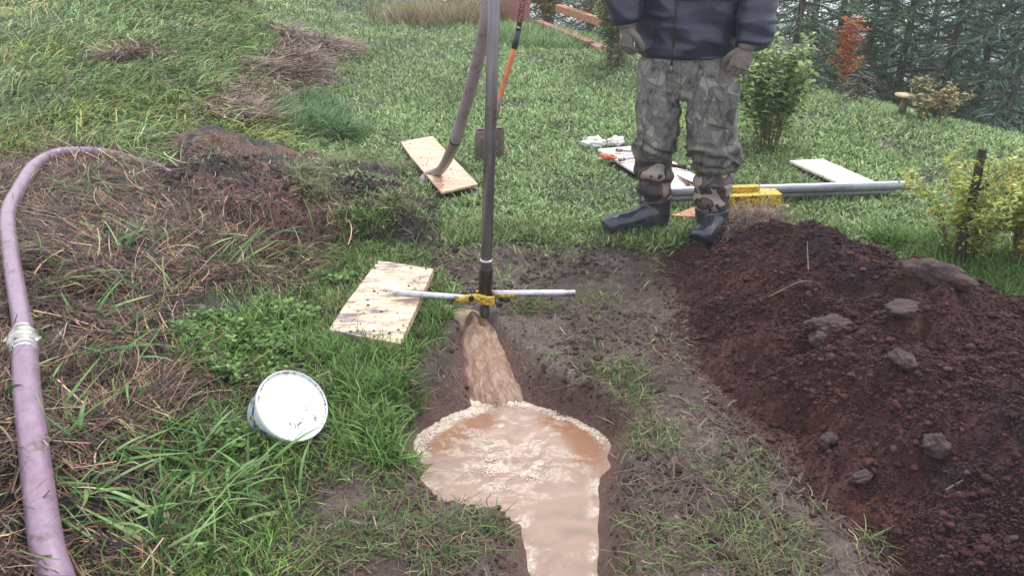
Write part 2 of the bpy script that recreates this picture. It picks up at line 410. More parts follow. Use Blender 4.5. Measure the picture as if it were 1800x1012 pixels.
def scatter(n, x0, x1, y0, y1, dens, ypow=0):
    """rejection sampling; density falls as 1/y**ypow"""
    out = []; got = 0
    while got < n:
        x = rng.uniform(x0, x1, n * 2); y = rng.uniform(y0, y1, n * 2)
        keep = rng.random(n * 2) < dens(x, y) * (y0 / y) ** ypow
        out.append(np.stack([x[keep], y[keep]], 1)); got += int(keep.sum())
        if len(out) > 60: break
    return np.concatenate(out)[:n]
def pal(n, cols, wts, j=.15):
    i = rng.choice(len(cols), n, p=np.array(wts) / sum(wts)); c = np.array(cols)[i]
    return c * (1 + rng.normal(0, j, (n, 1))) * (1 + rng.normal(0, j * .3, (n, 3)))
def U(a, b, n): return rng.uniform(a, b, n)
def fov(x, y): return (np.abs(x) < .74 * y + .7)

def long_mask(x, y):    # the tall lodged grass on the left bank
    e = -1.05 - .33 * (y - 4.5)
    return sm(.15, -.35, x - e + .5 * (fbm(x * 1.3, y * 1.3, 2, 141) - .5)) * sm(4.35, 4.7, y + .3 * (fbm(x * 2, y * 2, 2, 102) - .5))
def lawn_dens(x, y):
    m = mud_mask(x, y); hd = sdf_poly(x, y, HEAP)
    patch = sm(.52, .62, fbm(x * 3.1, y * 3.1, 3, 151))
    d = (1 - m) + m * .10 * patch + m * .012
    d = np.where(hd < .04, .03 + .3 * sm(.5, .62, fbm(x * 5, y * 5, 2, 152)), d)
    d = d * (1 - .93 * straw_mask(x, y)) * (1 - .85 * brown_patch(x, y)) * (1 - .95 * long_mask(x, y))
    ps_ = np.minimum(pool_sdf(x, y), stream_sdf(x, y)); d = np.where(ps_ < .10, d * .02 * (ps_ > .015), d)
    d = np.where(sdf_poly(x, y, PILE) < .05, d * .02, d)
    bald = sm(.30, .42, fbm(x * 2.6, y * 2.6, 3, 153))
    return d * (.35 + .65 * bald) * fov(x, y) * (crest(x, y) < 3)
GREENS = [(.115, .21, .07), (.19, .30, .115), (.29, .41, .20), (.035, .08, .03), (.35, .39, .22), (.17, .14, .09)]
# lawn of low leafy plants
xy = scatter(340000, -9, 8, 3.3, 14, lawn_dens, 1.6); n = len(xy)
far = np.clip(xy[:, 1] / 5, 1, 2.6)
shade = .42 + .6 * fbm(xy[:, 0] * 2.3, xy[:, 1] * 2.3, 3, 161) + .62 * fbm(xy[:, 0] * .8 + 9, xy[:, 1] * .8, 2, 163)
P = np.stack([xy[:, 0], xy[:, 1], H(xy[:, 0], xy[:, 1]) - .002], 1)
blades('lawn_grass', P, U(0, 6.28, n), U(.1, 1.0, n), U(.3, 1.3, n), U(.022, .065, n) * far ** .4, U(.0045, .0105, n) * far ** .5, pal(n, GREENS, [3, 4, 4, 2.4, 1.4, .5], .22) * shade[:, None], M_leaf, 2, 'leaf', curl=0, roll=U(-.6, .6, n), tip=(1.1, 1.05, .9))
tag(bpy.data.objects['lawn_grass'], 'low green lawn of short leafy grass across the slope', 'grass', kind='stuff')
# grass in the near ground, beside pit and path
xy = scatter(30000, -1.3, 1.7, 1.5, 4.2, lambda x, y: lawn_dens(x, y) * (1 - .75 * sm(.3, .5, x) * (y < 3.6)) * sm(-1.35, -1.0, x)); n = len(xy)
P = np.stack([xy[:, 0], xy[:, 1], H(xy[:, 0], xy[:, 1]) - .003], 1)
shade = .7 + .5 * fbm(xy[:, 0] * 4, xy[:, 1] * 4, 3, 162)
o = blades('near_grass', P, U(0, 6.28, n), U(.2, 1.25, n), U(.2, 1.1, n), U(.03, .10, n), U(.0022, .0055, n), pal(n, [(.08, .16, .04), (.13, .24, .06), (.20, .33, .10), (.035, .07, .025), (.22, .20, .11), (.14, .10, .07)], [3, 4, 3, 3, 2.2, 2.2], .3) * shade[:, None], M_leaf, 3, curl=.5, roll=U(-.5, .5, n), tip=(1.2, 1.1, .9))
tag(o, 'short trodden green grass around the muddy pit', 'grass', kind='stuff')
# long lodged grass on the bank
xy = scatter(88000, -9.5, .6, 4.1, 13, lambda x, y: (long_mask(x, y) * (sdf_poly(x, y, HEAP) > .03) * (1 - .6 * brown_patch(x, y)) * (.35 + .65 * sm(.3, .5, fbm(x * 3, y * 3, 2, 172))) + .0) * (np.abs(x) < .76 * y + .6), 1.0); n = len(xy)
P = np.stack([xy[:, 0], xy[:, 1], H(xy[:, 0], xy[:, 1]) - .01], 1)
flow = 6.28 * (fbm(xy[:, 0] * .55, xy[:, 1] * .55, 2, 171) * 1.3 - .75)
yel = sm(.42, .62, fbm(xy[:, 0] * 1.1, xy[:, 1] * 1.1, 2, 173))
cl = pal(n, [(.09, .17, .05), (.14, .26, .08), (.24, .36, .14), (.035, .075, .03), (.31, .33, .18), (.20, .17, .10)], [3, 4, 4, 3, 2, 1], .3)
cl = cl * (1 + yel[:, None] * np.array([.22, .08, -.05])) * (.75 + .5 * fbm(xy[:, 0] * 2.5, xy[:, 1] * 2.5, 2, 174))[:, None]
o = blades('long_grass', P, flow + rng.normal(0, 1.0, n), U(.25, 1.1, n), U(.6, 1.7, n), U(.09, .22, n), U(.0045, .0105, n) * np.clip(xy[:, 1] / 5.5, .9, 1.6), cl, M_leaf, 4, curl=rng.normal(0, .25, n), roll=U(-.7, .7, n), tip=(1.25, 1.15, 1.0))
tag(o, 'tall wet grass bent over on the left bank', 'grass', kind='stuff')
# brown dead grass: bank litter and dead patches
def straw_d(x, y): return np.maximum(straw_mask(x, y) * (.06 + .94 * sm(.36, .52, fbm(x * 4, y * 4, 2, 181))), brown_patch(x, y) * .25) * (np.abs(x) < .68 * y + .4) * (.04 + .96 * (sdf_poly(x, y, HEAP) > 0))
xy = scatter(36000, -6, .6, 1.35, 11, straw_d, .45); n = len(xy)
P = np.stack([xy[:, 0], xy[:, 1], H(xy[:, 0], xy[:, 1]) + U(0, .025, n)], 1)
fl = 6.28 * fbm(xy[:, 0] * 1.4, xy[:, 1] * 1.4, 2, 182) * 1.5
cl = pal(n, [(.13, .072, .048), (.23, .14, .095), (.055, .030, .024), (.40, .29, .20), (.022, .014, .014), (.12, .15, .05)], [4, 2.6, 4, .9, 4, .8], .3)
o = blades('straw', P, fl + rng.normal(0, .8, n), U(1.15, 1.65, n), U(-.15, .5, n), U(.05, .23, n) * np.clip(xy[:, 1] / 5, 1, 1.3), (.0016 + .0042 * rng.random(n) ** 1.5) * np.clip(xy[:, 1] / 4, 1, 2.2), cl, M_straw, 4, 'straw', curl=rng.normal(0, .7, n), ground=H)
tag(o, 'brown dead grass stems strewn over the left bank', 'straw', kind='stuff')
xy = scatter(9000, -6, .8, 4.2, 11, lambda x, y: brown_patch(x, y) * (np.abs(x) < .68 * y + .4), .3); n = len(xy)
P = np.stack([xy[:, 0], xy[:, 1], H(xy[:, 0], xy[:, 1]) + U(0, .05, n)], 1)
fl = 6.28 * fbm(xy[:, 0] * 1.2, xy[:, 1] * 1.2, 2, 183) * 1.3
o = blades('dead_grass', P, fl + rng.normal(0, .9, n), U(1.2, 1.7, n), U(-.2, .5, n), U(.10, .28, n), U(.004, .010, n), pal(n, [(.30, .19, .15), (.42, .30, .25), (.15, .085, .07), (.06, .035, .03), (.22, .24, .12)], [4, 3, 3, 2, 1.5], .25), M_straw, 4, 'straw', curl=rng.normal(0, .6, n))
tag(o, 'pinkish brown dead grass patches amid the tall grass', 'dead grass', kind='stuff')
# litter on heap, path and pile
def lit_d(x, y):
    ps_ = np.minimum(pool_sdf(x, y), stream_sdf(x, y))
    return (mud_mask(x, y) * .5 + (sdf_poly(x, y, HEAP) < .05) * .8 + .25 * (x > -.9) * (y < 4)) * (ps_ > .05) * (sdf_poly(x, y, PILE) > .05) * (np.abs(x) < .66 * y + .2)
xy = scatter(11000, -2.2, 1.8, 1.5, 4.9, lit_d); n = len(xy)
P = np.stack([xy[:, 0], xy[:, 1], H(xy[:, 0], xy[:, 1])], 1)
cl = pal(n, [(.075, .05, .038), (.12, .08, .06), (.04, .026, .022), (.24, .18, .13), (.07, .10, .035)], [4, 3, 4, .6, 1.4], .2)
o = blades('plant_litter', P, U(0, 6.28, n), U(1.3, 1.6, n), U(-.2, .3, n), U(.012, .055, n) * U(.6, 1.6, n), U(.0012, .0045, n), cl, M_straw, 3, 'straw', curl=rng.normal(0, .8, n), ground=H)
tag(o, 'bits of dead stem trodden into the mud', 'plant litter', kind='stuff')
# broad green blades lying over the straw (couch grass)
seeds = [(200, 450, 6), (300, 510, 7), (110, 630, 6), (190, 640, 5), (90, 470, 5), (270, 420, 6), (160, 560, 5), (330, 620, 5), (250, 330, 5), (150, 780, 6), (60, 860, 5), (180, 350, 9), (150, 340, 6), (330, 380, 3), (360, 450, 9), (420, 470, 9), (460, 440, 8), (500, 470, 6), (230, 590, 6), (120, 500, 6), (240, 690, 5), (280, 770, 8), (200, 800, 8), (300, 820, 14), (350, 850, 14), (260, 900, 12), (400, 880, 12), (420, 930, 10), (300, 960, 10), (220, 960, 8), (480, 880, 8), (440, 840, 10), (340, 780, 10), (20, 690, 8), (10, 540, 5), (550, 430, 7), (300, 300, 4), (370, 980, 8), (160, 880, 6), (470, 800, 6)]
Pn = []; A = []
for (px, py, k) in seeds:
    q = hit(px, py); a0 = U(0, 6.28, 1)[0]
    for i in range(int(k * 1.9)):
        Pn.append(q + np.array([rng.normal(0, .05), rng.normal(0, .05), 0])); A.append(a0 + rng.normal(0, 1.1))
Pn = np.array(Pn); n = len(Pn); Pn[:, 2] = H(Pn[:, 0], Pn[:, 1]) + .004
o = blades('couch_grass', Pn, np.array(A), U(.5, 1.25, n), U(.25, .9, n), U(.09, .22, n), U(.005, .0125, n), pal(n, [(.09, .19, .05), (.14, .26, .08), (.24, .36, .15), (.05, .12, .04)], [4, 4, 2, 2], .15), M_leaf, 6, curl=rng.normal(0, .5, n), roll=U(-.8, .8, n), ground=H, tip=(1.2, 1.15, 1.1))
tag(o, 'broad green blades growing through the dead stems', 'grass', kind='stuff')
# dense bright clumps: clover beside the tub, tufts at the heap
def clump(name, spots, n, L, W, cols, label, cat, lean=(.1, .9), kap=(.4, 1.2), prof='leaf', seg_=3, lift=0):
    Ps = []
    for (px, py, r, wt) in spots:
        q = hit(px, py); k = int(n * wt)
        a = U(0, 6.28, k); rr = r * np.sqrt(rng.random(k)) * (1 + .4 * (vn(np.cos(a) * 3 + px, np.sin(a) * 3 + py, 5) - .5))
        Ps.append(np.stack([q[0] + rr * np.cos(a), q[1] + rr * np.sin(a), rr * 0], 1))
    P = np.concatenate(Ps); m = len(P); P = P[(np.minimum(pool_sdf(P[:, 0], P[:, 1]), stream_sdf(P[:, 0], P[:, 1])) > .03)]; m = len(P)
    P[:, 2] = H(P[:, 0], P[:, 1]) + lift * rng.random(m)
    o = blades(name, P, U(0, 6.28, m), U(*lean, m), U(*kap, m), U(*L, m), U(*W, m), pal(m, cols, [3, 3, 2, 1.5][:len(cols)], .15), M_leaf, seg_, prof, roll=U(-.6, .6, m), curl=rng.normal(0, .3, m), tip=(1.15, 1.1, 1))
    return tag(o, label, cat, kind='stuff')
BR = [(.075, .16, .035), (.11, .22, .05), (.18, .29, .08), (.04, .09, .025)]
clump('clover', [(400, 600, .16, .22), (440, 650, .16, .25), (520, 560, .10, .08), (480, 610, .12, .15), (440, 780, .10, .1), (590, 500, .09, .09), (560, 470, .07, .06)], 6500, (.012, .028), (.012, .024), BR, 'bright green clover patch left of the tub', 'clover', (.7, 1.4), (.1, .5), 'leaf', 2, .05)
clump('bright_grass', [(400, 640, .14, .12), (470, 590, .14, .12), (500, 780, .10, .08), (590, 480, .12, .1), (620, 640, .16, .12), (680, 620, .12, .1), (700, 690, .08, .07), (600, 700, .12, .1), (640, 760, .12, .08), (560, 620, .12, .1), (690, 800, .08, .04), (770, 560, .05, .04), (640, 430, .15, .08)], 5200, (.05, .13), (.0032, .0075), BR, 'taller bright grass between the tub and the plank', 'grass', (.1, .9), (.4, 1.4), 'blade', 4)
clump('path_grass', [(1090, 660, .10, .12), (1150, 770, .10, .1), (1110, 700, .07, .06), (940, 540, .10, .1), (1050, 530, .10, .05), (1300, 840, .12, .08), (1350, 960, .16, .14), (1150, 960, .12, .07), (1280, 960, .12, .05), (680, 930, .14, .12), (780, 950, .12, .1), (600, 960, .10, .08), (870, 920, .05, .04), (700, 860, .1, .06), (1540, 950, .05, .03)], 2700, (.03, .09), (.002, .0045), [(.07, .13, .04), (.12, .18, .06), (.20, .20, .10), (.13, .10, .06)], 'thin flattened grass tufts in the muddy path', 'grass', (.6, 1.4), (.1, .9), 'blade', 4)
clump('dark_tuft_grass', [(540, 215, .28, .4), (580, 235, .22, .25), (500, 225, .2, .15), (560, 190, .2, .15), (600, 240, .12, .1)], 3000, (.12, .24), (.004, .007), [(.07, .15, .055), (.11, .22, .085), (.17, .30, .13), (.03, .07, .03)], 'dark bluish green grass tufts above the spoil heap', 'grass', (.1, .8), (.5, 1.4), 'blade', 5)
clump('heap_grass', [(540, 310, .10, .25), (560, 345, .09, .2), (600, 290, .10, .2), (700, 300, .09, .2), (690, 360, .06, .1), (640, 280, .12, .15)], 3800, (.05, .14), (.0025, .005), [(.10, .16, .05), (.17, .21, .09), (.24, .21, .12), (.12, .08, .05)], 'straggly grass hanging over the spoil heap', 'grass', (.6, 1.5), (.2, 1.3), 'blade', 4)
clump('dry_grass', [(770, 10, .6, .4), (815, 14, .5, .3), (735, 2, .5, .15), (700, 8, .5, .1), (850, 30, .4, .1)], 2400, (.10, .38), (.006, .012), [(.36, .29, .19), (.27, .22, .13), (.20, .20, .10), (.18, .12, .08)], 'pale dry tall grass at the far edge of the lawn', 'grass', (.0, .5), (.1, 1.0), 'blade', 4)
clump('far_tuft_grass', [(950, 72, .5, .5), (990, 80, .4, .25), (900, 60, .3, .25)], 4000, (.1, .22), (.006, .01), GREENS[:4], 'greener tufted grass in front of the stacked planks', 'grass', (.1, .9), (.3, 1.2), 'blade', 4)

# ------------------------------------------------------------ spoil pile, crumbs, clods
x = np.arange(.55, 3.3, .0085); y = np.arange(.45, 4.6, .0095); gx, gy = np.meshgrid(x, y); fx, fy = gx.ravel(), gy.ravel()
ph = pile_h(fx, fy); V = np.stack([fx, fy, H(fx, fy) + np.maximum(ph, -.06) - .003], 1)
pn = fbm(fx * 2.2, fy * 2.2, 3, 201)
col = np.tile(np.array([.080, .031, .030]), (len(fx), 1))
col = lerp(col, (.032, .020, .025), sm(.48, .62, pn)); col = lerp(col, (.11, .040, .032), sm(.42, .28, pn) * .8)
col = lerp(col, (.12, .06, .048), sm(.62, .75, fbm(fx * 12, fy * 12, 2, 203)) * .6)
ny, nx = gx.shape; idx = np.arange(nx * ny).reshape(ny, nx)
F = np.stack([idx[:-1, :-1], idx[:-1, 1:], idx[1:, 1:], idx[1:, :-1]], -1).reshape(-1, 4)
keep = (ph[F].max(1) > -.05); F = F[keep]
used, inv = np.unique(F.ravel(), return_inverse=True)
o = mesh_np('soil_pile', V[used], inv.reshape(-1, 4), M_pile, col=col[used])
tag(o, 'long heap of crumbly dark red-brown soil beside the muddy path', 'soil pile')
def ico(sub):
    bm = bmesh.new(); bmesh.ops.create_icosphere(bm, subdivisions=sub, radius=1); v = np.array([q.co[:] for q in bm.verts]); f = np.array([[q.index for q in p.verts] for p in bm.faces]); bm.free(); return v, f
IV, IF = ico(1)
def crumbs(name, P, r, col, mat_, label, cat, squash=.7):
    n = len(P); V = np.repeat(IV[None], n, 0) * (1 + rng.uniform(-.38, .38, (n, len(IV), 1)))
    V = V * (r[:, None] * np.stack([U(.7, 1.4, n), U(.7, 1.4, n), U(.5, .9, n) * squash / .7], 1))[:, None, :]
    a = U(0, 6.28, n); ca, sa = np.cos(a)[:, None], np.sin(a)[:, None]
    V = np.stack([V[..., 0] * ca - V[..., 1] * sa, V[..., 0] * sa + V[..., 1] * ca, V[..., 2]], -1) + P[:, None, :]
    F = (IF[None] + (np.arange(n) * len(IV))[:, None, None]).reshape(-1, 3)
    o = mesh_np(name, V.reshape(-1, 3), F, mat_, col=np.repeat(col, len(IV), 0), smooth=False)
    return tag(o, label, cat, kind='stuff')
xy = scatter(80000, .6, 2.6, 1.0, 4.4, lambda x, y: (sdf_poly(x, y, PILE) < .12 - .2 * rng.random(len(x))) * (x < .66 * y + .3) * (.3 + .7 * sm(.4, .6, fbm(x * 4, y * 4, 2, 211)))); n = len(xy)
r = .0018 + .011 * rng.random(n) ** 60 + .0036 * rng.random(n) ** 2
P = np.stack([xy[:, 0], xy[:, 1], HP(xy[:, 0], xy[:, 1]) + r * .3], 1)
crumbs('soil_crumbs', P, r, pal(n, [(.080, .031, .031), (.045, .023, .027), (.112, .044, .038), (.13, .08, .075)], [4, 3, 2, .25], .1), M_pile, 'small crumbs of red soil covering the heap', 'soil crumbs')
xy = scatter(16000, -2.4, 1.5, 1.5, 4.7, lambda x, y: (np.minimum(pool_sdf(x, y), stream_sdf(x, y)) > .03) * (mud_mask(x, y) * .5 * (.1 + .9 * sm(.45, .6, fbm(x * 3, y * 3, 2, 212))) + (sdf_poly(x, y, HEAP) < .06) * 1.0 + .2 * straw_mask(x, y)) * (sdf_poly(x, y, PILE) > 0)); n = len(xy)
r = .0022 + .013 * rng.random(n) ** 12 + .004 * rng.random(n) ** 2
P = np.stack([xy[:, 0], xy[:, 1], H(xy[:, 0], xy[:, 1]) + r * .15], 1)
crumbs('mud_crumbs', P, r, pal(n, [(.09, .058, .048), (.05, .032, .028), (.13, .09, .075), (.08, .04, .032)], [4, 3, 1, 3], .15), M_pile, 'scattered muddy crumbs on the path and heap', 'soil crumbs')
CV, CF = ico(4)
M_clod = mat('clod_clay', (.042, .026, .026), (.080, .052, .050), 14, .85, .014, 45, spec=.35)
def clod(px, py, dims, rz, tilt, label, seed, sink=.3):
    q = hit(px, py, 0, HP); v = CV.copy()
    d = 1 + .55 * (vn3(v[:, 0] * 1.3 + seed, v[:, 1] * 1.3, v[:, 2] * 1.3 + 9, seed) - .5) + .35 * (vn3(v[:, 0] * 3 + seed, v[:, 1] * 3, v[:, 2] * 3, seed + 1) - .5) + .28 * (vn3(v[:, 0] * 7, v[:, 1] * 8 + seed, v[:, 2] * 8, seed + 2) - .5)
    v = v * d[:, None] * np.array(dims) / 2
    Mx = np.array((Matrix.Rotation(rz, 3, 'Z') @ Matrix.Rotation(tilt, 3, 'Y')))
    v = v @ Mx.T; q[2] += dims[2] * (.5 - sink)
    o = mesh_np('soil_clod', v, CF, M_clod); o.location = Vector(q)
    return tag(o, label, 'soil clod', 'grey clay clods lying on the soil pile')
clod(1650, 490, (.26, .09, .09), 2.2, .1, 'largest grey clay clod, long and smooth, on the pile below the yellow-leaved shrub', 3)
clod(1600, 548, (.24, .11, .04), .3, .15, 'flat grey slab of clay jutting from the pile, lower left of the largest clod', 5, .15)
clod(1455, 575, (.18, .09, .05), .5, .1, 'dark ragged clod in the middle of the pile', 7)
clod(1440, 600, (.10, .07, .05), 1.2, .1, 'small rounded grey clod just below the dark ragged one', 8)
clod(1640, 798, (.085, .07, .07), .4, .2, 'pale crumpled clod near the right foot of the pile', 11, .2)
clod(1515, 845, (.085, .04, .04), .6, .1, 'small oblong grey clod at the low left edge of the pile', 12, .2)
clod(1455, 785, (.06, .05, .05), .9, 0, 'small upright dark clod at the pile foot beside the muddy path', 14, .2)
clod(1585, 640, (.09, .06, .05), 1.9, 0, 'brown clod half buried in the pile face', 16, .45)

# ------------------------------------------------------------ water
m, nn_, b = M_new('muddy_water'); L = nn_.links
at = N(nn_, 'ShaderNodeAttribute', attribute_name='Col'); L.new(at.outputs['Color'], b.inputs['Base Color'])
b.inputs['Roughness'].default_value = .27; b.inputs['Specular IOR Level'].default_value = .25
tc_ = N(nn_, 'ShaderNodeTexCoord'); z1 = N(nn_, 'ShaderNodeTexNoise'); z1.inputs['Scale'].default_value = 55; z1.inputs['Detail'].default_value = 5
L.new(tc_.outputs['Object'], z1.inputs['Vector']); bp = N(nn_, 'ShaderNodeBump'); bp.inputs['Strength'].default_value = .6; bp.inputs['Distance'].default_value = .002
L.new(z1.outputs[0], bp.inputs['Height']); L.new(bp.outputs[0], b.inputs['Normal'])
M_water = m
M_stream = m.copy(); M_stream.name = 'turbulent_water'; M_stream.node_tree.nodes['Principled BSDF'].inputs['Roughness'].default_value = .42
WB = np.array([.22, .115, .068]); WL = np.array([.28, .20, .16]); WF = np.array([.50, .43, .365])
x = np.arange(-.52, .52, .004); y = np.arange(.6, 3.0, .004); gx, gy = np.meshgrid(x, y); fx, fy = gx.ravel(), gy.ravel()
lx, ly = fx - pc[0], fy - pc[1]; rr = np.hypot(lx, ly); ang = np.arctan2(ly, lx)
wx = fx + .05 * (fbm(fx * 6, fy * 6, 2, 301) - .5) * 2; wy = fy + .05 * (fbm(fx * 6, fy * 6, 2, 302) - .5) * 2
swirl = fbm(wx * 9 + 2 * np.sin(ang * 1.5), wy * 22, 5, 303)
pz = pool_sdf(fx, fy)
brown = np.maximum(sm(.10, .02, np.abs(rr - .235)) * sm(.85, .45, np.abs(ang - 2.45)), sm(.09, .02, np.abs(rr - .265)) * sm(.85, .5, np.abs(ang - .45)))
brown = brown * sm(.3, .5, swirl + .18)
rim_l = sm(-.065, -.035, pz + .06 * (fbm(fx * 10, fy * 10, 3, 304) - .5)) * sm(.95, .6, np.abs(ang - 2.65))
rim_r = sm(-.03, -.015, pz + .03 * (fbm(fx * 10, fy * 10, 3, 304) - .5)) * sm(.9, .6, np.abs(ang - .95))
cen = sm(.27, .10, np.hypot(lx + .02, (ly + .04) * 1.15)) * sm(.5, .63, fbm(wx * 26, wy * 40, 3, 305))
front = sm(-.05, -.01, pz) * sm(.4, .6, fbm(fx * 22, fy * 22, 2, 306)) * (ly < -.1)
sp_ = sm(.07, .02, np.hypot(lx + .12, ly + .33)) * .9
foam = np.clip(np.maximum.reduce([rim_l, rim_r * .9, cen * .7, sm(.33, .2, rr) * sm(.56, .62, fbm(wx * 20 + 7, wy * 46, 4, 309)) * .4, front * .6, sp_ * sm(.4, .55, fbm(fx * 40, fy * 40, 2, 307))]), 0, 1)
foam = foam * (.35 + .9 * sm(.25, .6, vn(fx * 150, fy * 150, 308)))
col = WL[None] * (.72 + .56 * swirl[:, None]); col = lerp(col, WB, np.clip(brown * 1.0 + .45 * sm(2.15, 1.7, fy) * sm(.5, .65, swirl), 0, 1)); col = lerp(col, WF, np.clip(foam, 0, 1) * .95)
rp1 = np.hypot(fx + .22, fy - 2.25)
z = POOLZ + .0016 * np.sin(rp1 * 190) * np.exp(-rp1 * 16) + .005 * (fbm(wx * 14, wy * 14, 3, 310) - .5) + .010 * sm(.2, .0, np.hypot(fx + .04, (fy - 2.62))) * (fbm(fx * 30, fy * 30, 2, 311) - .1) + .004 * foam * vn(fx * 140, fy * 140, 312)
z = z - .05 * sm(2.2, 1.2, fy) + .006 * sm(2.2, 1.9, fy) * (fbm(fx * 30 + fy * 4, fy * 9, 3, 313) - .5) * .5
ny, nx = gx.shape; idx = np.arange(nx * ny).reshape(ny, nx)
F = np.stack([idx[:-1, :-1], idx[:-1, 1:], idx[1:, 1:], idx[1:, :-1]], -1).reshape(-1, 4); F = F[pz[F].min(1) < .05]
used, inv = np.unique(F.ravel(), return_inverse=True)
tag(mesh_np('pool_water', np.stack([fx, fy, z], 1)[used], inv.reshape(-1, 4), M_water, col=col[used]), kind='structure')
# stream gushing from beside the pipe and dropping into the pool
x = np.arange(-.42, .12, .003); y = np.arange(2.55, 3.62, .003); gx, gy = np.meshgrid(x, y); fx, fy = gx.ravel(), gy.ravel()
ss = stream_sdf(fx, fy); _, t_ = seg(fx, fy, (FOOT[0] - .03, FOOT[1] - .07), (-.055, 2.70))
zc = np.interp(fy, [2.58, 2.68, 2.76, 2.84, 3.0, 3.15, 3.30, 3.45], [-.15, -.128, -.098, -.072, -.045, -.02, -.002, .006])
cxl = fx - (FOOT[0] - .03 + (fy - FOOT[1] + .07) / (2.70 - FOOT[1] + .07) * (-.055 - FOOT[0] + .03))
fl = fbm(cxl * 30 + 3 * fbm(fx * 7, fy * 7, 2, 327), fy * 5, 5, 322); ch = fbm(fx * 22, fy * 12, 4, 323)
sg = np.hypot((fx - FOOT[0] + .045) * 1.0, (fy - FOOT[1] + .055) * .9); surge = np.exp(-(sg / .052) ** 2)
fan = seg(fx, fy, (FOOT[0] - .17, FOOT[1] + .02), (FOOT[0] - .05, FOOT[1] - .03))[0] - .045 + .03 * (fbm(fx * 20, fy * 20, 2, 328) - .5)
Hs = H(fx, fy)
zz = zc + .022 * (fl - .5) + .022 * (ch - .5) + surge * (.035 + .05 * (fbm(fx * 26, fy * 26, 3, 324) - .5)) - .25 * np.clip(ss + .02, 0, 1) - .05 * sm(-.03, .015, ss) * 0
zz = np.where((fan < 0) & (ss > -.01), np.maximum(zz, Hs + .004 + .004 * ch), zz)
sw = sm(.35, .65, fl)
c = np.array([.20, .122, .082])[None] * (.85 + .35 * ch[:, None]); c = lerp(c, WL, sw * .5)
c = lerp(c, (.13, .07, .045), np.clip(surge * 1.5 + .25, 0, 1) * sm(.35, .55, fbm(fx * 34, fy * 26, 3, 326))); c = lerp(c, (.42, .36, .24), ((fan < .01) & (ss > -.005)) * .6)
ny, nx = gx.shape; idx = np.arange(nx * ny).reshape(ny, nx)
F = np.stack([idx[:-1, :-1], idx[:-1, 1:], idx[1:, 1:], idx[1:, :-1]], -1).reshape(-1, 4); F = F[np.minimum(ss, fan)[F].min(1) < .03]
used, inv = np.unique(F.ravel(), return_inverse=True)
o = mesh_np('water_stream', np.stack([fx, fy, zz], 1)[used], inv.reshape(-1, 4), M_stream, col=c[used]); tag(o, kind='structure')
# foam bubbles
BV, BF = ico(2)
def bubbles(n, f):
    P = []; 
    while len(P) < n:
        q = f(); P.append(q)
    P = np.array(P); r = .0008 + .0018 * rng.random(n) ** 2; V = BV[None] * r[:, None, None] * np.array([1, 1, .75]) + P[:, None, :]
    F = (BF[None] + (np.arange(n) * len(BV))[:, None, None]).reshape(-1, 3)
    return V.reshape(-1, 3), F
def bsp():
    k = rng.random()
    if k < .35: a = rng.normal(2.65, .35); r = .325 - abs(rng.normal(0, .018))
    elif k < .6: a = rng.normal(.95, .35); r = .322 - abs(rng.normal(0, .01))
    else:
        s = [(-.10, .03), (-.06, -.02), (-.08, -.08), (.0, -.1), (.08, -.12), (.1, .07), (-.03, -.16), (.1, -.05), (-.1, .1)][rng.integers(9)]
        return np.array([pc[0] + s[0] + rng.normal(0, .025), pc[1] + s[1] + rng.normal(0, .014), POOLZ + .003])
    return np.array([pc[0] + r * math.cos(a), pc[1] + r * math.sin(a) / 1.04, POOLZ + .002 + .006 * rng.random()])
V, F = bubbles(1500, bsp)
k_ = 90; a_ = U(0, 6.28, k_); r_ = np.abs(rng.normal(0, .05, k_)); at_pool = rng.random(k_) < .5
bx_ = np.where(at_pool, -.05, FOOT[0] - .045) + r_ * np.cos(a_) * 1.2; by_ = np.where(at_pool, 2.68, FOOT[1] - .05) + r_ * np.sin(a_)
bz_ = np.where(at_pool, POOLZ + .01, H(bx_, by_) + .035) + .03 * rng.random(k_) * np.exp(-r_ * 12)
rr_ = U(.0012, .0035, k_); V_ = BV[None] * rr_[:, None, None] + np.stack([bx_, by_, bz_], 1)[:, None, :]; F_ = (BF[None] + (np.arange(k_) * len(BV))[:, None, None]).reshape(-1, 3)
tag(mesh_np('splash_droplets', V_.reshape(-1, 3), F_, M_water, col=np.tile([.30, .2, .15], (k_ * len(BV), 1))), 'brown droplets thrown up by the gushing water', 'water spray', kind='stuff')
M_foam = mat('foam', (.62, .52, .42), (.78, .70, .62), 30, .25, spec=.5)
tag(mesh_np('foam', V, F, M_foam), 'pale bubbly foam floating on the muddy pool', 'foam', kind='stuff')
# ------------------------------------------------------------ drill pipe, clamp, hoses
M_steel = mat('wet_steel', (.15, .14, .15), (.28, .265, .28), 25, .28, .0006, 120, metal=.6, stretch=(1, 1, .15), r2=.5, dirt=(.09, .06, .045), dscale=6, damt=.4)
M_galv = mat('galvanised', (.42, .43, .46), (.58, .59, .62), 40, .35, metal=.8, r2=.55, dirt=(.15, .10, .08), dscale=14, damt=.45)
M_dark = mat('blackened_steel', (.02, .018, .018), (.05, .04, .035), 30, .4, .001, metal=.5)
M_yellow = mat('yellow_paint', (.62, .42, .03), (.75, .52, .05), 30, .45, dirt=(.10, .07, .05), dscale=60, damt=.75)
M_hose = mat('lilac_hose', (.17, .11, .16), (.245, .16, .23), 30, .30, .0006, 220, r2=.42, dirt=(.10, .065, .06), dscale=16, damt=.22, coat=.2)
M_hose2 = mat('grey_lilac_hose', (.27, .21, .245), (.34, .275, .30), 12, .4, .0008, 100, dirt=(.16, .11, .09), dscale=12, damt=.35)
base = np.array([FOOT[0], FOOT[1], 0.]); top = atY(869, 0, FOOT[1] + .02); dirp = (top - base) / (top - base)[2]
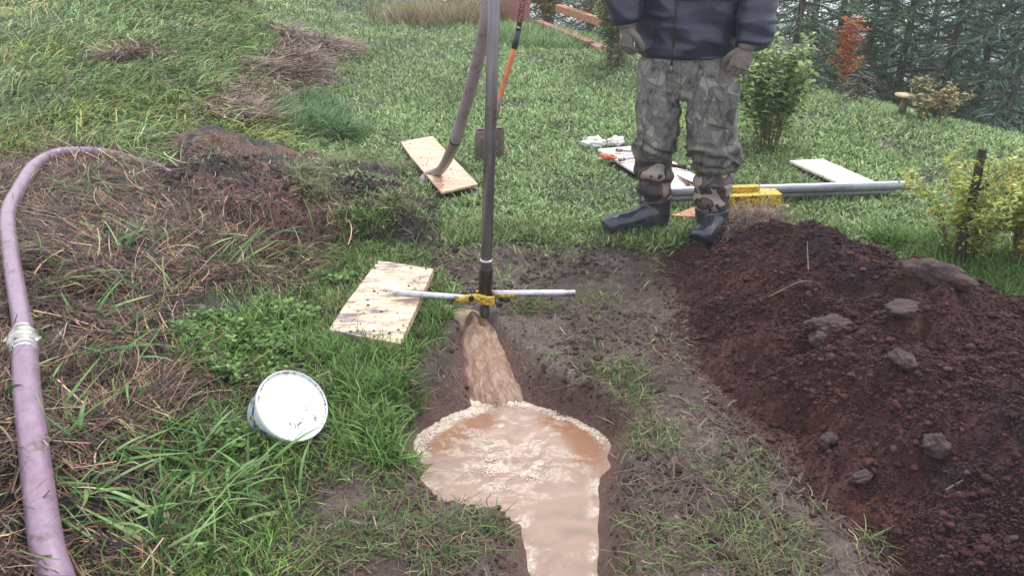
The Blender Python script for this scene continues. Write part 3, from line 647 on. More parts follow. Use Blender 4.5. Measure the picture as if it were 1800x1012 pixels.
def on_pipe(z): return base + dirp * z
t = thing('drill_pipe', on_pipe(0), 'tall dark steel pipe standing upright in the muddy hole', 'steel pipe')
MB().tube([on_pipe(.11), on_pipe(1.0), on_pipe(2.45)], .0225, 24).build('pipe_shaft', M_steel, t)
MB().tube([on_pipe(.085), on_pipe(.095), on_pipe(.20), on_pipe(.21)], [.024, .028, .028, .0245], 24).build('pipe_coupling', M_dark, t)
MB().tube([on_pipe(.232), on_pipe(.235), on_pipe(.241), on_pipe(.244)], [.024, .027, .027, .024], 24).build('band', M_galv, t)
MB().tube([on_pipe(-.25), on_pipe(.085)], .019, 18).build('lower_rod', M_dark, t)
g = spline([on_pipe(2.42), on_pipe(2.52), on_pipe(2.60) + [-.01, .05, 0], on_pipe(2.62) + [-.02, .16, 0], on_pipe(2.56) + [-.03, .25, 0], on_pipe(2.44) + [-.035, .29, 0]], 30)
MB().tube(g, .028, 18).build('gooseneck', M_dark, t)
# clamp with two handle tubes
cz = .078; t = thing('pipe_clamp', on_pipe(cz), 'two-handled clamp with worn yellow jaws gripped round the steel pipe', 'pipe clamp')
o_ = on_pipe(cz)
Lh = atY(690, 514, FOOT[1] - .03); Rh = atY(1011, 515, FOOT[1] + .02)
def handle(a, bq, y):
    d = (bq - a) / np.linalg.norm(bq - a)
    mb = MB().tube([a, a + d * .001, bq - d * .001, bq], [.0135, .0142, .0142, .0135], 20); return mb
handle(o_ + [-.022, -.022, -.004], Lh, 0).build('handle', M_galv, t)
handle(o_ + [.022, .012, .006], Rh, 0).build('handle', M_galv, t)
for sgn, yy in ((-1, -.024), (1, .014)):
    mb = MB(); mb.box(o_ + [sgn * .03, yy, 0], (.075, .02, .036)); mb.box(o_ + [-sgn * .012, yy * 1.5, -.004], (.055, .012, .038))
    mb.build('jaw', M_yellow, t, smooth=False, bevel=.004)
    mb = MB().tube([o_ + [sgn * .03, yy, 0], o_ + [sgn * .12, yy, 0]], [.0175, .0165], 18); mb.build('handle_socket', M_yellow, t)
for (dx, dz, sy) in ((-.055, .012, .05), (.06, -.016, -.05)):
    mb = MB().tube([o_ + [dx, -.05, dz], o_ + [dx, .045, dz]], .0065, 10)
    mb.tube([o_ + [dx, -.056, dz], o_ + [dx, -.044, dz]], .0125, 6); mb.build('bolt', M_dark, t, smooth=False)
    MB().tube([o_ + [dx - .0, 0, dz], o_ + [dx * 1.7, 0, dz]], .0105, 10).build('tightening_screw', M_dark, t)
# riser hose
hg = hit(752, 318, .03)
P = [on_pipe(2.46) + [-.035, .29, 0], on_pipe(2.25) + [-.036, .30, 0], on_pipe(1.9) + [-.03, .32, 0], on_pipe(1.5) + [-.03, .34, 0], atY(857, 10, FOOT[1] + .36), atY(848, 70, FOOT[1] + .45), atY(832, 138, FOOT[1] + .6), atY(813, 205, FOOT[1] + .78), atY(796, 258, FOOT[1] + .95), atY(775, 298, hg[1] - .12), hg]
P += [hit(738, 322, -.01), hit(715, 318, -.08), hit(660, 310, -.25)]
P = np.array(P); cs = spline(P, 160)
t = thing('riser_hose', hg, 'greyish lilac hose rising behind the steel pipe from beside the speckled chipboard', 'hose')
MB().tube(cs, .0275, 20).build('hose_tube', M_hose2, t)
for i_ in (78,):
    k = int(np.argmin(np.abs(cs[:, 2] - atY(800, 245, FOOT[1] + .92)[2]) + (np.arange(160) < 40) * 9)); d = cs[k + 1] - cs[k - 1]; d /= np.linalg.norm(d)
    MB().tube([cs[k] - d * .006, cs[k] + d * .006], .0295, 20).build('hose_band', M_dark, t)
# suction hose along the left edge
pw = [(122, 1130, .04), (112, 1060, .04), (94, 1000, .04), (78, 900, .038), (66, 800, .037), (56, 720, .036), (50, 655, .036)]
low = [hit(px, py, .045) for px, py, r_ in pw]
pu = [(47, 605), (42, 570), (33, 520), (23, 460), (21, 400), (38, 345), (66, 310), (100, 290), (140, 281), (180, 279), (225, 284), (275, 296), (300, 302)]
up = [hit(px, py, .045 if i < 9 else .035 - .012 * (i - 8)) for i, (px, py) in enumerate(pu)]
sk_ = spline(np.array(low + up), 200)
ks = 19 - len(up)
zsm = np.convolve(np.pad(sk_[:, 2], 12, mode='edge'), np.ones(25) / 25, 'valid'); sk_[:, 2] = zsm + .004
t = thing('suction_hose', low[5], 'thick pinkish lilac hose curving along the left edge with a metal coupling', 'hose')
kc = int(199 * (len(low) - .5) / (len(low) + len(up) - 1))
MB().tube(sk_[:kc + 1], .0375, 28).build('lower_hose', M_hose, t)
MB().tube(sk_[kc:], np.interp(np.linspace(0, 1, 200 - kc), [0, .5, .8, 1], [.031, .032, .029, .012]), 28).build('upper_hose', M_hose, t)
d = sk_[kc + 2] - sk_[kc - 2]; d /= np.linalg.norm(d); c0 = sk_[kc]
M_alu = mat('alloy', (.40, .38, .36), (.58, .56, .53), 30, .3, metal=.75, dirt=(.12, .09, .07), dscale=30, damt=.5)
prof_ = [(-.035, .040), (-.034, .0465), (-.028, .0485), (-.022, .047), (-.020, .043), (-.012, .044), (-.010, .054), (.002, .056), (.010, .054), (.012, .046), (.022, .0455), (.024, .050), (.034, .050), (.036, .042), (.05, .041), (.052, .0345)]
MB().tube([c0 + d * a * 1.5 for a, r_ in prof_], [r_ * .90 for a, r_ in prof_], 32).build('coupling', M_alu, t)
for a in (-.066, .088):
    rr_ = .0395 if a < 0 else .0335
    MB().tube([c0 + d * (a - .006), c0 + d * (a + .006)], rr_, 28).build('hose_clamp', M_galv, t)
for dx_ in (-.047, .046): MB().box(c0 + np.array([dx_, 0, .015]), (.016, .03, .012)).build('coupling_lug', M_alu, t, smooth=False, bevel=.003)

# ------------------------------------------------------------ boards, pipes, yellow block, odds and ends
def wood(name, c1, c2, dirt, rz, damt=.4, dscale=14, streak=True, rough=.6):
    m, n, b = M_new(name); L = n.links; tc_ = N(n, 'ShaderNodeTexCoord'); mp = N(n, 'ShaderNodeMapping'); mp.inputs['Rotation'].default_value = (0, 0, -rz); mp.inputs['Scale'].default_value = (1, 9, 9)
    L.new(tc_.outputs['Object'], mp.inputs[0]); nz = N(n, 'ShaderNodeTexNoise'); nz.inputs['Scale'].default_value = 5; nz.inputs['Detail'].default_value = 8; nz.inputs['Distortion'].default_value = .4; L.new(mp.outputs[0], nz.inputs['Vector'])
    rp = N(n, 'ShaderNodeValToRGB'); rp.color_ramp.elements[0].position = .35; rp.color_ramp.elements[1].position = .65; rp.color_ramp.elements[0].color = (*c1, 1); rp.color_ramp.elements[1].color = (*c2, 1); L.new(nz.outputs[0], rp.inputs[0])
    mp2 = N(n, 'ShaderNodeMapping'); mp2.inputs['Rotation'].default_value = (0, 0, -rz); mp2.inputs['Scale'].default_value = (1, 3.5 if streak else 1, 1); L.new(tc_.outputs['Object'], mp2.inputs[0])
    dn = N(n, 'ShaderNodeTexNoise'); dn.inputs['Scale'].default_value = dscale; dn.inputs['Detail'].default_value = 10; dn.inputs['Roughness'].default_value = .75; L.new(mp2.outputs[0], dn.inputs['Vector'])
    dr = N(n, 'ShaderNodeMapRange'); dr.inputs[1].default_value = .60 - damt * .25; dr.inputs[2].default_value = .70 - damt * .2; L.new(dn.outputs[0], dr.inputs[0])
    mi = N(n, 'ShaderNodeMix', data_type='RGBA'); L.new(dr.outputs[0], mi.inputs[0]); L.new(rp.outputs[0], mi.inputs[6]); mi.inputs[7].default_value = (*dirt, 1); L.new(mi.outputs[2], b.inputs['Base Color'])
    b.inputs['Roughness'].default_value = rough; bp = N(n, 'ShaderNodeBump'); bp.inputs['Distance'].default_value = .001; L.new(nz.outputs[0], bp.inputs['Height']); L.new(bp.outputs[0], b.inputs['Normal']); return m
def board(name, corners, z, th, m, label, cat, group=None, bevel=.002, specks=0):
    P = [flat(px, py, zz) for (px, py), zz in zip(corners, z if isinstance(z, (list, tuple)) else [z] * len(corners))]
    mb = MB().prism(P, (0, 0, -th)); o = mb.build(name, m, smooth=False, bevel=bevel); tag(o, label, cat, group)
    return o, P
z1 = .075
M_w1 = wood('pale_plank', (.60, .43, .27), (.78, .62, .45), (.17, .135, .14), R(62), .62, 7)
o, P1 = board('plank', [(665, 457), (762, 472), (741, 520), (703, 603), (640, 592), (578, 579), (606, 535), (640, 490)], [.085, .085, .08, .07, .07, .07, .075, .082], .034, M_w1, 'short thick pale plank smeared with mud, left of the clamp', 'plank')
z2 = float(hit(770, 290)[2])
M_w2 = wood('chipboard', (.50, .31, .21), (.70, .48, .36), (.12, .07, .05), R(-40), .22, 60, False)
o, P2 = board('chipboard', [(704, 249), (760, 239), (840, 323), (776, 338), (722, 275)], [z2 + .05, z2 + .06, z2 + .05, z2 + .045, z2 + .05], .014, M_w2, 'pinkish chipboard offcut flecked with mud, behind the riser hose', 'board')
z3 = float(hit(1460, 300)[2])
M_w3 = wood('white_board', (.66, .58, .50), (.80, .74, .66), (.30, .22, .16), R(-35), .3, 8)
o, P3 = board('pale_board', [(1388, 282), (1446, 279), (1545, 322), (1482, 325)], [z3 + .05] * 4, .016, M_w3, 'clean pale board under the far pipes, beyond the yellow block', 'board')
M_w4 = wood('pink_board', (.62, .47, .42), (.76, .63, .58), (.25, .16, .13), R(-30), .25, 12)
z4 = float(hit(1140, 300)[2]) + .045
o, P4 = board('pink_board', [(1050, 262), (1135, 254), (1240, 318), (1222, 336), (1176, 337), (1108, 298)], z4, .014, M_w4, 'pinkish plywood sheet with tools on it, behind the legs of the person', 'board')
# two pipes
M_pvc = mat('grey_pipe', (.22, .23, .27), (.36, .37, .42), 18, .3, .0004, 100, metal=.35, dirt=(.14, .11, .09), dscale=9, damt=.4)
za = z3 + .095
def lie(name, a, bq, r_, label):
    a = np.asarray(a); bq = np.asarray(bq); t = thing(name, (a + bq) / 2, label, 'pipe', 'grey pipes lying on the lawn')
    MB().tube([a, bq], r_, 24, cap=False).build('pipe_tube', M_pvc, t)
    d = (bq - a) / np.linalg.norm(bq - a)
    MB().tube([bq - d * .05, bq - d * .048, bq - d * .004, bq], [r_, r_ * 1.06, r_ * 1.06, r_ * .9], 24).build('end_cap', M_pvc, t)
    MB().tube([a + d * .03, a + d * .0], [r_ * .98, r_ * .9], 24).build('end_cap', M_dark, t)
lie('long_pipe', flat(1172, 337, za - .01), flat(1606, 325, za), .027, 'longer grey pipe reaching to the yellow-leaved shrub, the far one of two')
lie('short_pipe', flat(1176, 348, za - .05), flat(1560, 337, za - .05), .021, 'slimmer grey pipe lying alongside, nearer the yellow block')
# yellow block on its board
z5 = float(hit(1330, 372)[2]) + .02
M_w5 = wood('orange_board', (.45, .22, .10), (.62, .34, .18), (.16, .10, .08), R(10), .3, 20)
o, P5 = board('orange_board', [(1180, 378), (1230, 360), (1386, 359), (1388, 363), (1268, 384)], z5, .02, M_w5, 'small reddish board lying under the yellow block', 'board')
a = flat(1255, 366, z5 + .004); bq = flat(1373, 361, z5 + .004); d = (bq - a); Lb = np.linalg.norm(d); d /= Lb
pr = np.array([-d[1], d[0], 0]); t = thing('yellow_block', (a + bq) / 2, 'scuffed bright yellow block with a raised ridge, behind the right boot', 'block')
yb = [a, bq, bq + pr * .13, a + pr * .13]
MB().prism([q + np.array([0, 0, .066]) for q in yb], (0, 0, -.066)).build('block_body', M_yellow, t, smooth=False, bevel=.005)
rb = [a + d * .02 + pr * .05, a + d * (Lb * .68) + pr * .05, a + d * (Lb * .74) + pr * .07, a + d * (Lb * .68) + pr * .095, a + d * .02 + pr * .095]
MB().prism([q + np.array([0, 0, .098]) for q in rb], (0, 0, -.033)).build('ridge', M_yellow, t, smooth=False, bevel=.004)
# scuffed-off marks on its front face: worn lettering
for i in range(26):
    s_ = .30 + .55 * rng.random(); zz = .044 + .012 * rng.random() if i < 17 else .02 + .02 * rng.random()
    q = a + d * (Lb * s_) - pr * .0006; wd = .003 + .006 * rng.random()
    MB().box(q + np.array([0, 0, zz]), (wd, .001, .003 + .007 * rng.random())).build('worn_mark', M_dark, t, smooth=False)
# rags and tools on the pink board
M_rag = mat('white_rag', (.62, .62, .60), (.78, .78, .76), 30, .9, .004, 40)
def lump(name, q, dims, rz, m, label, cat, seed, group=None, amp=1.0):
    v = CV.copy(); a = np.abs(vn3(v[:, 0] * 2.2 + seed, v[:, 1] * 2.2, v[:, 2] * 2.2, seed) - .5) * 2; a2 = np.abs(vn3(v[:, 0] * 5 + seed, v[:, 1] * 5, v[:, 2] * 5, seed + 3) - .5) * 2
    v = v * (.7 + amp * (.55 * a + .3 * a2))[:, None] * np.array(dims) / 2; Mx = np.array(Matrix.Rotation(rz, 3, 'Z')); v = v @ Mx.T
    o = mesh_np(name, v, CF, m); o.location = Vector(q); return tag(o, label, cat, group)
lump('rag', hit(1043, 262, .035), (.17, .12, .09), .3, M_rag, 'crumpled white rag at the tip of the plywood sheet, the bigger one', 'rag', 5)
lump('rag', hit(1082, 262, .05), (.12, .08, .07), .6, M_rag, 'white rag bunched beside the steel rods', 'rag', 9)
lump('rag', hit(1072, 285, .02), (.14, .07, .045), -.2, M_rag, 'dirty white rag trailing on the grass below the orange cloth', 'rag', 13)
M_or = mat('orange_cloth', (.42, .10, .05), (.55, .16, .08), 20, .8, .003)
lump('orange_cloth', flat(1068, 275, z4 + .02), (.12, .06, .03), -.5, M_or, 'small orange-red cloth between the white rags', 'cloth', 15)
for (p0, p1, lb) in [((1085, 264), (1180, 271), 'steel rod running behind the left leg, the farther one'), ((1090, 281), (1180, 268), 'steel rod slanting over the plywood sheet, the nearer one')]:
    a = flat(*p0, z4 + .02); bq = flat(*p1, z4 + .03); t = thing('steel_rod', a, lb, 'rod', 'steel rods on the plywood')
    MB().tube([a, bq], .008, 12).build('rod_shaft', M_galv, t); dd = (bq - a) / np.linalg.norm(bq - a); MB().tube([a - dd * .01, a + dd * .03], .0125, 12).build('rod_end', M_steel, t)
t = thing('wrench', flat(1185, 293, z4 + .01), 'dark wrench lying between the legs on the plywood', 'wrench')
a = flat(1172, 290, z4 + .02); bq = flat(1206, 294, z4 + .02); MB().tube([a, (a + bq) / 2, bq], [.016, .011, .018], 10, flat_=.5).build('wrench_handle', M_dark, t)
mb = MB(); mb.tube([bq, bq + [.03, .015, 0]], .009, 8); mb.tube([bq, bq + [.032, -.012, 0]], .009, 8); mb.build('wrench_jaw', M_steel, t)
t = thing('pliers', flat(1205, 318, z4 + .01), 'rusty long-handled pliers near the front corner of the plywood', 'pliers')
a = flat(1190, 308, z4 + .012); 
for k, e_ in enumerate([(1211, 325), (1221, 324)]):
    bq = flat(*e_, z4 + .012); MB().tube([a, (a + bq) / 2 + [.004 * (1 - 2 * k), 0, 0], bq], [.004, .005, .009], 8).build('pliers_handle', M_dark if k else mat('rust', (.12, .05, .03), (.2, .09, .05)), t)

# ------------------------------------------------------------ spade
sb = hit(861, 281); Ys = sb[1]
t = thing('spade', sb, 'spade with orange shaft and square dark blade stuck in the lawn', 'spade')
tl, tr_, br_, bl = atY(836, 228, Ys), atY(887, 224, Ys + .01), atY(884, 285, Ys), atY(832, 285, Ys)
M_blade = mat('spade_blade', (.12, .09, .09), (.26, .20, .20), 16, .4, .001, metal=.5, dirt=(.10, .06, .05), dscale=20, damt=.5)
V = []; nu, nv = 13, 9
for f_ in (0, 1):
    for j in range(nv):
        for i in range(nu):
            u_, v_ = i / (nu - 1), j / (nv - 1)
            p = (tl * (1 - u_) + tr_ * u_) * (1 - v_) + (bl * (1 - u_) + br_ * u_) * v_
            p = p + np.array([0, -.022 * (1 - (2 * u_ - 1) ** 2) + .004 * f_, -.10 * v_ * v_])
            V.append(p)
k_ = nu * nv; F = [(j * nu + i, j * nu + i + 1, (j + 1) * nu + i + 1, (j + 1) * nu + i) for j in range(nv - 1) for i in range(nu - 1)]
F = F + [tuple(q + k_ for q in f_[::-1]) for f_ in F]
bd = [i for i in range(nu)] + [j * nu + nu - 1 for j in range(1, nv)] + [(nv - 1) * nu + i for i in range(nu - 2, -1, -1)] + [j * nu for j in range(nv - 2, 0, -1)]
F += [(bd[i], bd[(i + 1) % len(bd)], bd[(i + 1) % len(bd)] + k_, bd[i] + k_) for i in range(len(bd))]
mb = MB(); mb.add(V, F); mb.build('blade', M_blade, t)
tm = (tl + tr_) / 2
mb = MB(); mb.box((tl * .75 + tr_ * .25) + [0, -.008, .004], (.075, .03, .008)); mb.box((tl * .25 + tr_ * .75) + [0, -.008, .004], (.075, .03, .008)); mb.build('tread', M_blade, t, smooth=False, bevel=.002)
s0 = tm + [0, -.03, -.05]; s1 = atY(882, 160, Ys + .0); s2 = atY(904, 86, Ys + .02); s3 = atY(911, 54, Ys + .03); s4 = atY(920, 0, Ys + .05); s5 = s4 + (s4 - s2) * 1.1
M_orange = mat('orange_shaft', (.52, .14, .05), (.60, .18, .07), 20, .4, dirt=(.14, .09, .07), dscale=10, damt=.25)
M_blk = mat('black_grip', (.015, .015, .018), (.03, .03, .035), 30, .45)
MB().tube([s0, (s0 + s1) / 2 + [.0, 0, 0], s1 * .85 + s0 * .15], [.019, .018, .017], 16).build('socket', M_blade, t)
MB().tube([s1 * .55 + s0 * .45, s1, s2], [.016, .0165, .017], 16, sub=12).build('shaft', M_orange, t)
MB().tube([s2, s3], .0195, 16).build('grip', M_blk, t)
M_shd = mat('dark_shaft', (.04, .012, .015), (.07, .02, .025), 20, .45)
MB().tube([s3, s4, s5], .0165, 16).build('upper_shaft', M_shd, t)
hd_ = s5 - s3; hd_ /= np.linalg.norm(hd_)
mb = MB(); mb.tube([s5, s5 + hd_ * .05, s5 + hd_ * .10 + [-.06, 0, 0], s5 + hd_ * .17 + [-.06, 0, 0]], .012, 12, sub=14); mb.tube([s5, s5 + hd_ * .05, s5 + hd_ * .10 + [.06, 0, 0], s5 + hd_ * .17 + [.06, 0, 0]], .012, 12, sub=14); mb.tube([s5 + hd_ * .17 + [-.068, 0, 0], s5 + hd_ * .17 + [.068, 0, 0]], .015, 12); mb.build('handle', M_blk, t)
def text_on(txt, size, start, along, up_dir, m, name, parent, ext=.0004):
    cu = bpy.data.curves.new('txt', 'FONT'); cu.body = txt; cu.size = size; cu.extrude = ext; cu.align_y = 'CENTER'
    to = bpy.data.objects.new('txt', cu); C.objects.link(to); dg = bpy.context.evaluated_depsgraph_get(); me = bpy.data.meshes.new_from_object(to.evaluated_get(dg)); bpy.data.objects.remove(to)
    v = np.array([q.co[:] for q in me.vertices]); al = np.asarray(along); al = al / np.linalg.norm(al); ud = np.asarray(up_dir, float); ud = ud - al * ud.dot(al); ud /= np.linalg.norm(ud); nn = np.cross(al, ud)
    W_ = np.asarray(start) + v[:, :1] * al + v[:, 1:2] * ud + v[:, 2:3] * nn
    return mesh_np(name, W_, [tuple(p.vertices) for p in me.polygons], m, parent, smooth=False)
M_red = mat('red_letters', (.55, .16, .17), rough=.5); M_wht = mat('white_letters', (.75, .72, .72), rough=.5)
fr = np.array([0, -.0172, 0])
text_on('FINLAND', .033, s3 + hd_ * .052 + fr, hd_, (-1, 0, 0), M_red, 'lettering', t)
text_on('F', .036, s3 + hd_ * .014 + fr + np.array([0, -.003, 0]), hd_, (-1, 0, 0), M_wht, 'lettering', t)

# ------------------------------------------------------------ tub
M_tub = mat('white_plastic', (.68, .70, .73), (.72, .74, .76), 8, .35, spec=.5)
dc = ray(515, 712); dc = dc / np.linalg.norm(dc); upc = np.array([0, sp, cp])
nrm = -dc * .80 + .60 * (np.array([.75, 0, 0]) + .66 * upc); nrm /= np.linalg.norm(nrm)
g_ = hit(488, 745); ctr = np.array([0, 0, CAMH]) + dc * (np.linalg.norm(g_ - [0, 0, CAMH]) - .105)
Mt = Vector(nrm).to_track_quat('Z', 'Y').to_matrix()
rt = .118; dp = .115
t = thing('plastic_tub', g_, 'white plastic tub with a small flower pattern, lying tilted in the grass', 'tub')
def lathe(profile, n=64):
    V = []; m_ = len(profile)
    for (r_, z_) in profile:
        for j in range(n):
            th = 2 * math.pi * j / n; V.append(np.array(Mt @ Vector((r_ * math.cos(th), r_ * math.sin(th), z_))) + ctr)
    F = [(k * n + j, k * n + (j + 1) % n, (k + 1) * n + (j + 1) % n, (k + 1) * n + j) for k in range(m_ - 1) for j in range(n)]
    F += [tuple(range(n)), tuple((m_ - 1) * n + j for j in range(n))]; return V, F
V, F = lathe([(rt * .885, -dp), (rt * .90, -dp + .003), (rt * .955, -.03), (rt * .962, -.012), (rt * .962, -.008)]); mb = MB(); mb.add(V, F); mb.build('tub_body', M_tub, t)
V, F = lathe([(rt * .97, -.018), (rt, -.017), (rt * 1.012, -.008), (rt * 1.01, 0), (rt * .99, .003), (rt * .965, .001), (rt * .955, -.006), (rt * .6, -.006), (rt * .1, -.0055)]); mb = MB(); mb.add(V, F); autosmooth(mb.build('lid', M_tub, t), 50)
M_blue = mat('blue_print', (.03, .08, .28), (.05, .16, .40), 60, .4); M_yel = mat('yellow_print', (.55, .45, .22), rough=.5); M_grn = mat('green_print', (.05, .14, .08), rough=.5)
def deco(name, m, items):
    for (a, z_, sz) in items:
        mb = MB(); pts = []
        for j in range(9):
            th = 2 * math.pi * j / 9; rr_ = sz * (1 + .35 * math.cos(5 * th)); aa = a + rr_ * math.cos(th) / rt; zz = z_ + rr_ * math.sin(th)
            Rr = rt * (.90 + .055 * (zz + dp) / (dp - .03)) + .0010; pts.append(np.array(Mt @ Vector((Rr * math.cos(aa), Rr * math.sin(aa), zz))) + ctr)
        mb.add(pts, [tuple(range(9))]); mb.build(name, m, t)
# angle on the tub that faces the lower left of the picture
best = None
for k in range(72):
    a = k * 2 * math.pi / 72; q = Mt @ Vector((math.cos(a), math.sin(a), 0)); sc = -q.x * .85 - float(np.dot(np.array(q), upc)) * .35 - float(np.dot(np.array(q), dc)) * .3
    if best is None or sc > best[0]: best = (sc, a)
a0 = best[1]; 
deco('blue_flower', M_blue, [(a0 + k * .09 + .02 * rng.normal(), -.055 + .014 * rng.normal(), .007 + .004 * rng.random()) for k in (-9, -8, -5, -4, -3, 0, 1, 4, 5, 6, 9, 10)])
deco('yellow_flower', M_yel, [(a0 + k * .09, -.06 + .01 * rng.normal(), .008 + .004 * rng.random()) for k in (-7, -6, -1.5, -1, 2.5, 7.5)])
deco('green_leaf', M_grn, [(a0 + k * .09, -.058 + .016 * rng.normal(), .005 + .003 * rng.random()) for k in (-6.5, -2, 1.6, 3.3, 8)])
# mud specks stuck to lid, plank and boards
spk = []
for k in range(60):
    th = rng.choice([1.2, 2.2, .3, -.4]) + rng.normal(0, .25); spk.append((rt * .94 * math.cos(th), rt * .94 * math.sin(th), .0))
for (cx_, cy_) in [(-.04, -.05), (-.02, -.06), (.0, -.055), (.03, -.03), (.05, -.07)]:
    for k in range(7): spk.append((cx_ + rng.normal(0, .010), cy_ + rng.normal(0, .005), -.005))
Q = np.array([np.array(Mt @ Vector(q)) + ctr for q in spk]); n = len(Q); r = U(.0006, .0026, n)
crumbs('mud_specks', Q, r, pal(n, [(.05, .04, .035), (.08, .06, .05)], [1, 1]), M_pile, 'specks of mud stuck on the lid of the tub', 'mud specks')
def board_litter(P, n, label):
    P = np.array(P); c_ = P.mean(0); out = []
    for k in range(n):
        i_ = rng.integers(len(P)); a_, b_ = P[i_], P[(i_ + 1) % len(P)]; u_, v_ = sorted(rng.random(2)); out.append(c_ * u_ + a_ * (v_ - u_) + b_ * (1 - v_))
    Q = np.array(out) + [0, 0, .002]
    o = blades('plant_litter', Q, U(0, 6.28, n), U(1.4, 1.55, n), U(0, .1, n), U(.008, .035, n), U(.0008, .002, n), pal(n, [(.07, .05, .04), (.12, .12, .05)], [1, 1]), M_straw, 3, 'straw', curl=rng.normal(0, .8, n))
    tag(o, label, 'plant litter', kind='stuff')
def board_specks(P, n, rmax, label):
    P = np.array(P); c_ = P.mean(0); out = []
    for k in range(n):
        i_ = rng.integers(len(P)); a_, b_ = P[i_], P[(i_ + 1) % len(P)]; u_, v_ = sorted(rng.random(2)); out.append(c_ * u_ + a_ * (v_ - u_) + b_ * (1 - v_))
    Q = np.array(out) + [0, 0, .001]; r = .001 + rmax * rng.random(n) ** 4
    crumbs('mud_specks', Q, r, pal(n, [(.05, .035, .03), (.09, .06, .05), (.12, .10, .05)], [2, 1, .5]), M_pile, label, 'mud specks')
board_specks(P1, 150, .005, 'mud specks scattered on the thick pale plank'); board_litter(P1, 60, 'grass bits stuck on the thick pale plank')
board_specks(P2, 120, .006, 'mud specks scattered on the chipboard offcut')
board_specks(P4, 50, .005, 'mud specks scattered on the plywood sheet')
board_specks([np.array(q) + [0, 0, .0] for q in P3], 20, .004, 'mud specks scattered on the pale board beyond the yellow block')

# ------------------------------------------------------------ person
MATS = {}
def camo(name, cols, scale, dist, rough, bump):
    m, n, b = M_new(name); L = n.links; tc_ = N(n, 'ShaderNodeTexCoord')
    nz = N(n, 'ShaderNodeTexNoise'); nz.inputs['Scale'].default_value = scale; nz.inputs['Detail'].default_value = 1.5; nz.inputs['Distortion'].default_value = dist; L.new(tc_.outputs['Object'], nz.inputs['Vector'])
    rp = N(n, 'ShaderNodeValToRGB'); rp.color_ramp.interpolation = 'CONSTANT'; e = rp.color_ramp.elements; e[0].position = 0; e[0].color = (*cols[0][1], 1); e[1].position = cols[1][0]; e[1].color = (*cols[1][1], 1)
    for p_, c_ in cols[2:]: q = e.new(p_); q.color = (*c_, 1)
    L.new(nz.outputs[0], rp.inputs[0]); L.new(rp.outputs[0], b.inputs['Base Color']); b.inputs['Roughness'].default_value = rough
    bn = N(n, 'ShaderNodeTexNoise'); bn.inputs['Scale'].default_value = 300; bp = N(n, 'ShaderNodeBump'); bp.inputs['Distance'].default_value = bump; L.new(tc_.outputs['Object'], bn.inputs['Vector']); L.new(bn.outputs[0], bp.inputs['Height']); L.new(bp.outputs[0], b.inputs['Normal'])
    return m, n, b, rp, tc_
M_bootc = camo('boot_camo', [(0, (.025, .02, .025)), (.38, (.025, .02, .025)), (.43, (.10, .07, .06)), (.51, (.030, .022, .026)), (.57, (.34, .28, .235)), (.9, (.34, .28, .235))], 11, .7, .55, .0006)[0]
mT, nT, bT, rpT, tcT = camo('trouser_camo', [(0, (.05, .047, .043)), (.37, (.115, .108, .098)), (.46, (.16, .15, .135)), (.52, (.115, .11, .10)), (.60, (.235, .225, .20)), (.9, (.3, .3, .27))], 17, .35, .85, .0008)
# thin dark twig lines printed on the cloth
mpT = N(nT, 'ShaderNodeMapping'); mpT.inputs['Scale'].default_value = (13, 13, 4); mpT.inputs['Rotation'].default_value = (0, .35, .5); nT.links.new(tcT.outputs['Object'], mpT.inputs[0])
vT = N(nT, 'ShaderNodeTexVoronoi', feature='DISTANCE_TO_EDGE'); vT.inputs['Scale'].default_value = 1; nT.links.new(mpT.outputs[0], vT.inputs['Vector'])
mrT = N(nT, 'ShaderNodeMapRange'); mrT.inputs[1].default_value = .02; mrT.inputs[2].default_value = .06; mrT.inputs[3].default_value = .62; mrT.inputs[4].default_value = 1; nT.links.new(vT.outputs[0], mrT.inputs[0])
svT = N(nT, 'ShaderNodeVectorMath', operation='SCALE'); nT.links.new(rpT.outputs[0], svT.inputs[0]); nT.links.new(mrT.outputs[0], svT.inputs['Scale'])
dnT = N(nT, 'ShaderNodeTexNoise'); dnT.inputs['Scale'].default_value = 7; dnT.inputs['Detail'].default_value = 9; nT.links.new(tcT.outputs['Object'], dnT.inputs['Vector'])
drT = N(nT, 'ShaderNodeMapRange'); drT.inputs[1].default_value = .5; drT.inputs[2].default_value = .7; drT.inputs[4].default_value = .6; nT.links.new(dnT.outputs[0], drT.inputs[0])
miT = N(nT, 'ShaderNodeMix', data_type='RGBA'); nT.links.new(drT.outputs[0], miT.inputs[0]); nT.links.new(svT.outputs[0], miT.inputs[6]); miT.inputs[7].default_value = (.13, .125, .12, 1); nT.links.new(miT.outputs[2], bT.inputs['Base Color'])
M_trous = mT
M_jack = mat('navy_nylon', (.011, .015, .034), (.021, .027, .055), 12, .42, .0015, 50, spec=.5)
M_rub = mat('boot_rubber', (.018, .021, .030), (.04, .045, .06), 20, .16, .0008, 80, dirt=(.10, .07, .06), dscale=12, damt=.35)
M_glove = mat('grey_glove', (.13, .108, .095), (.21, .18, .16), 40, .85, .0012, 200)
M_skin = mat('skin', (.45, .27, .20), (.52, .33, .25), 20, .5)
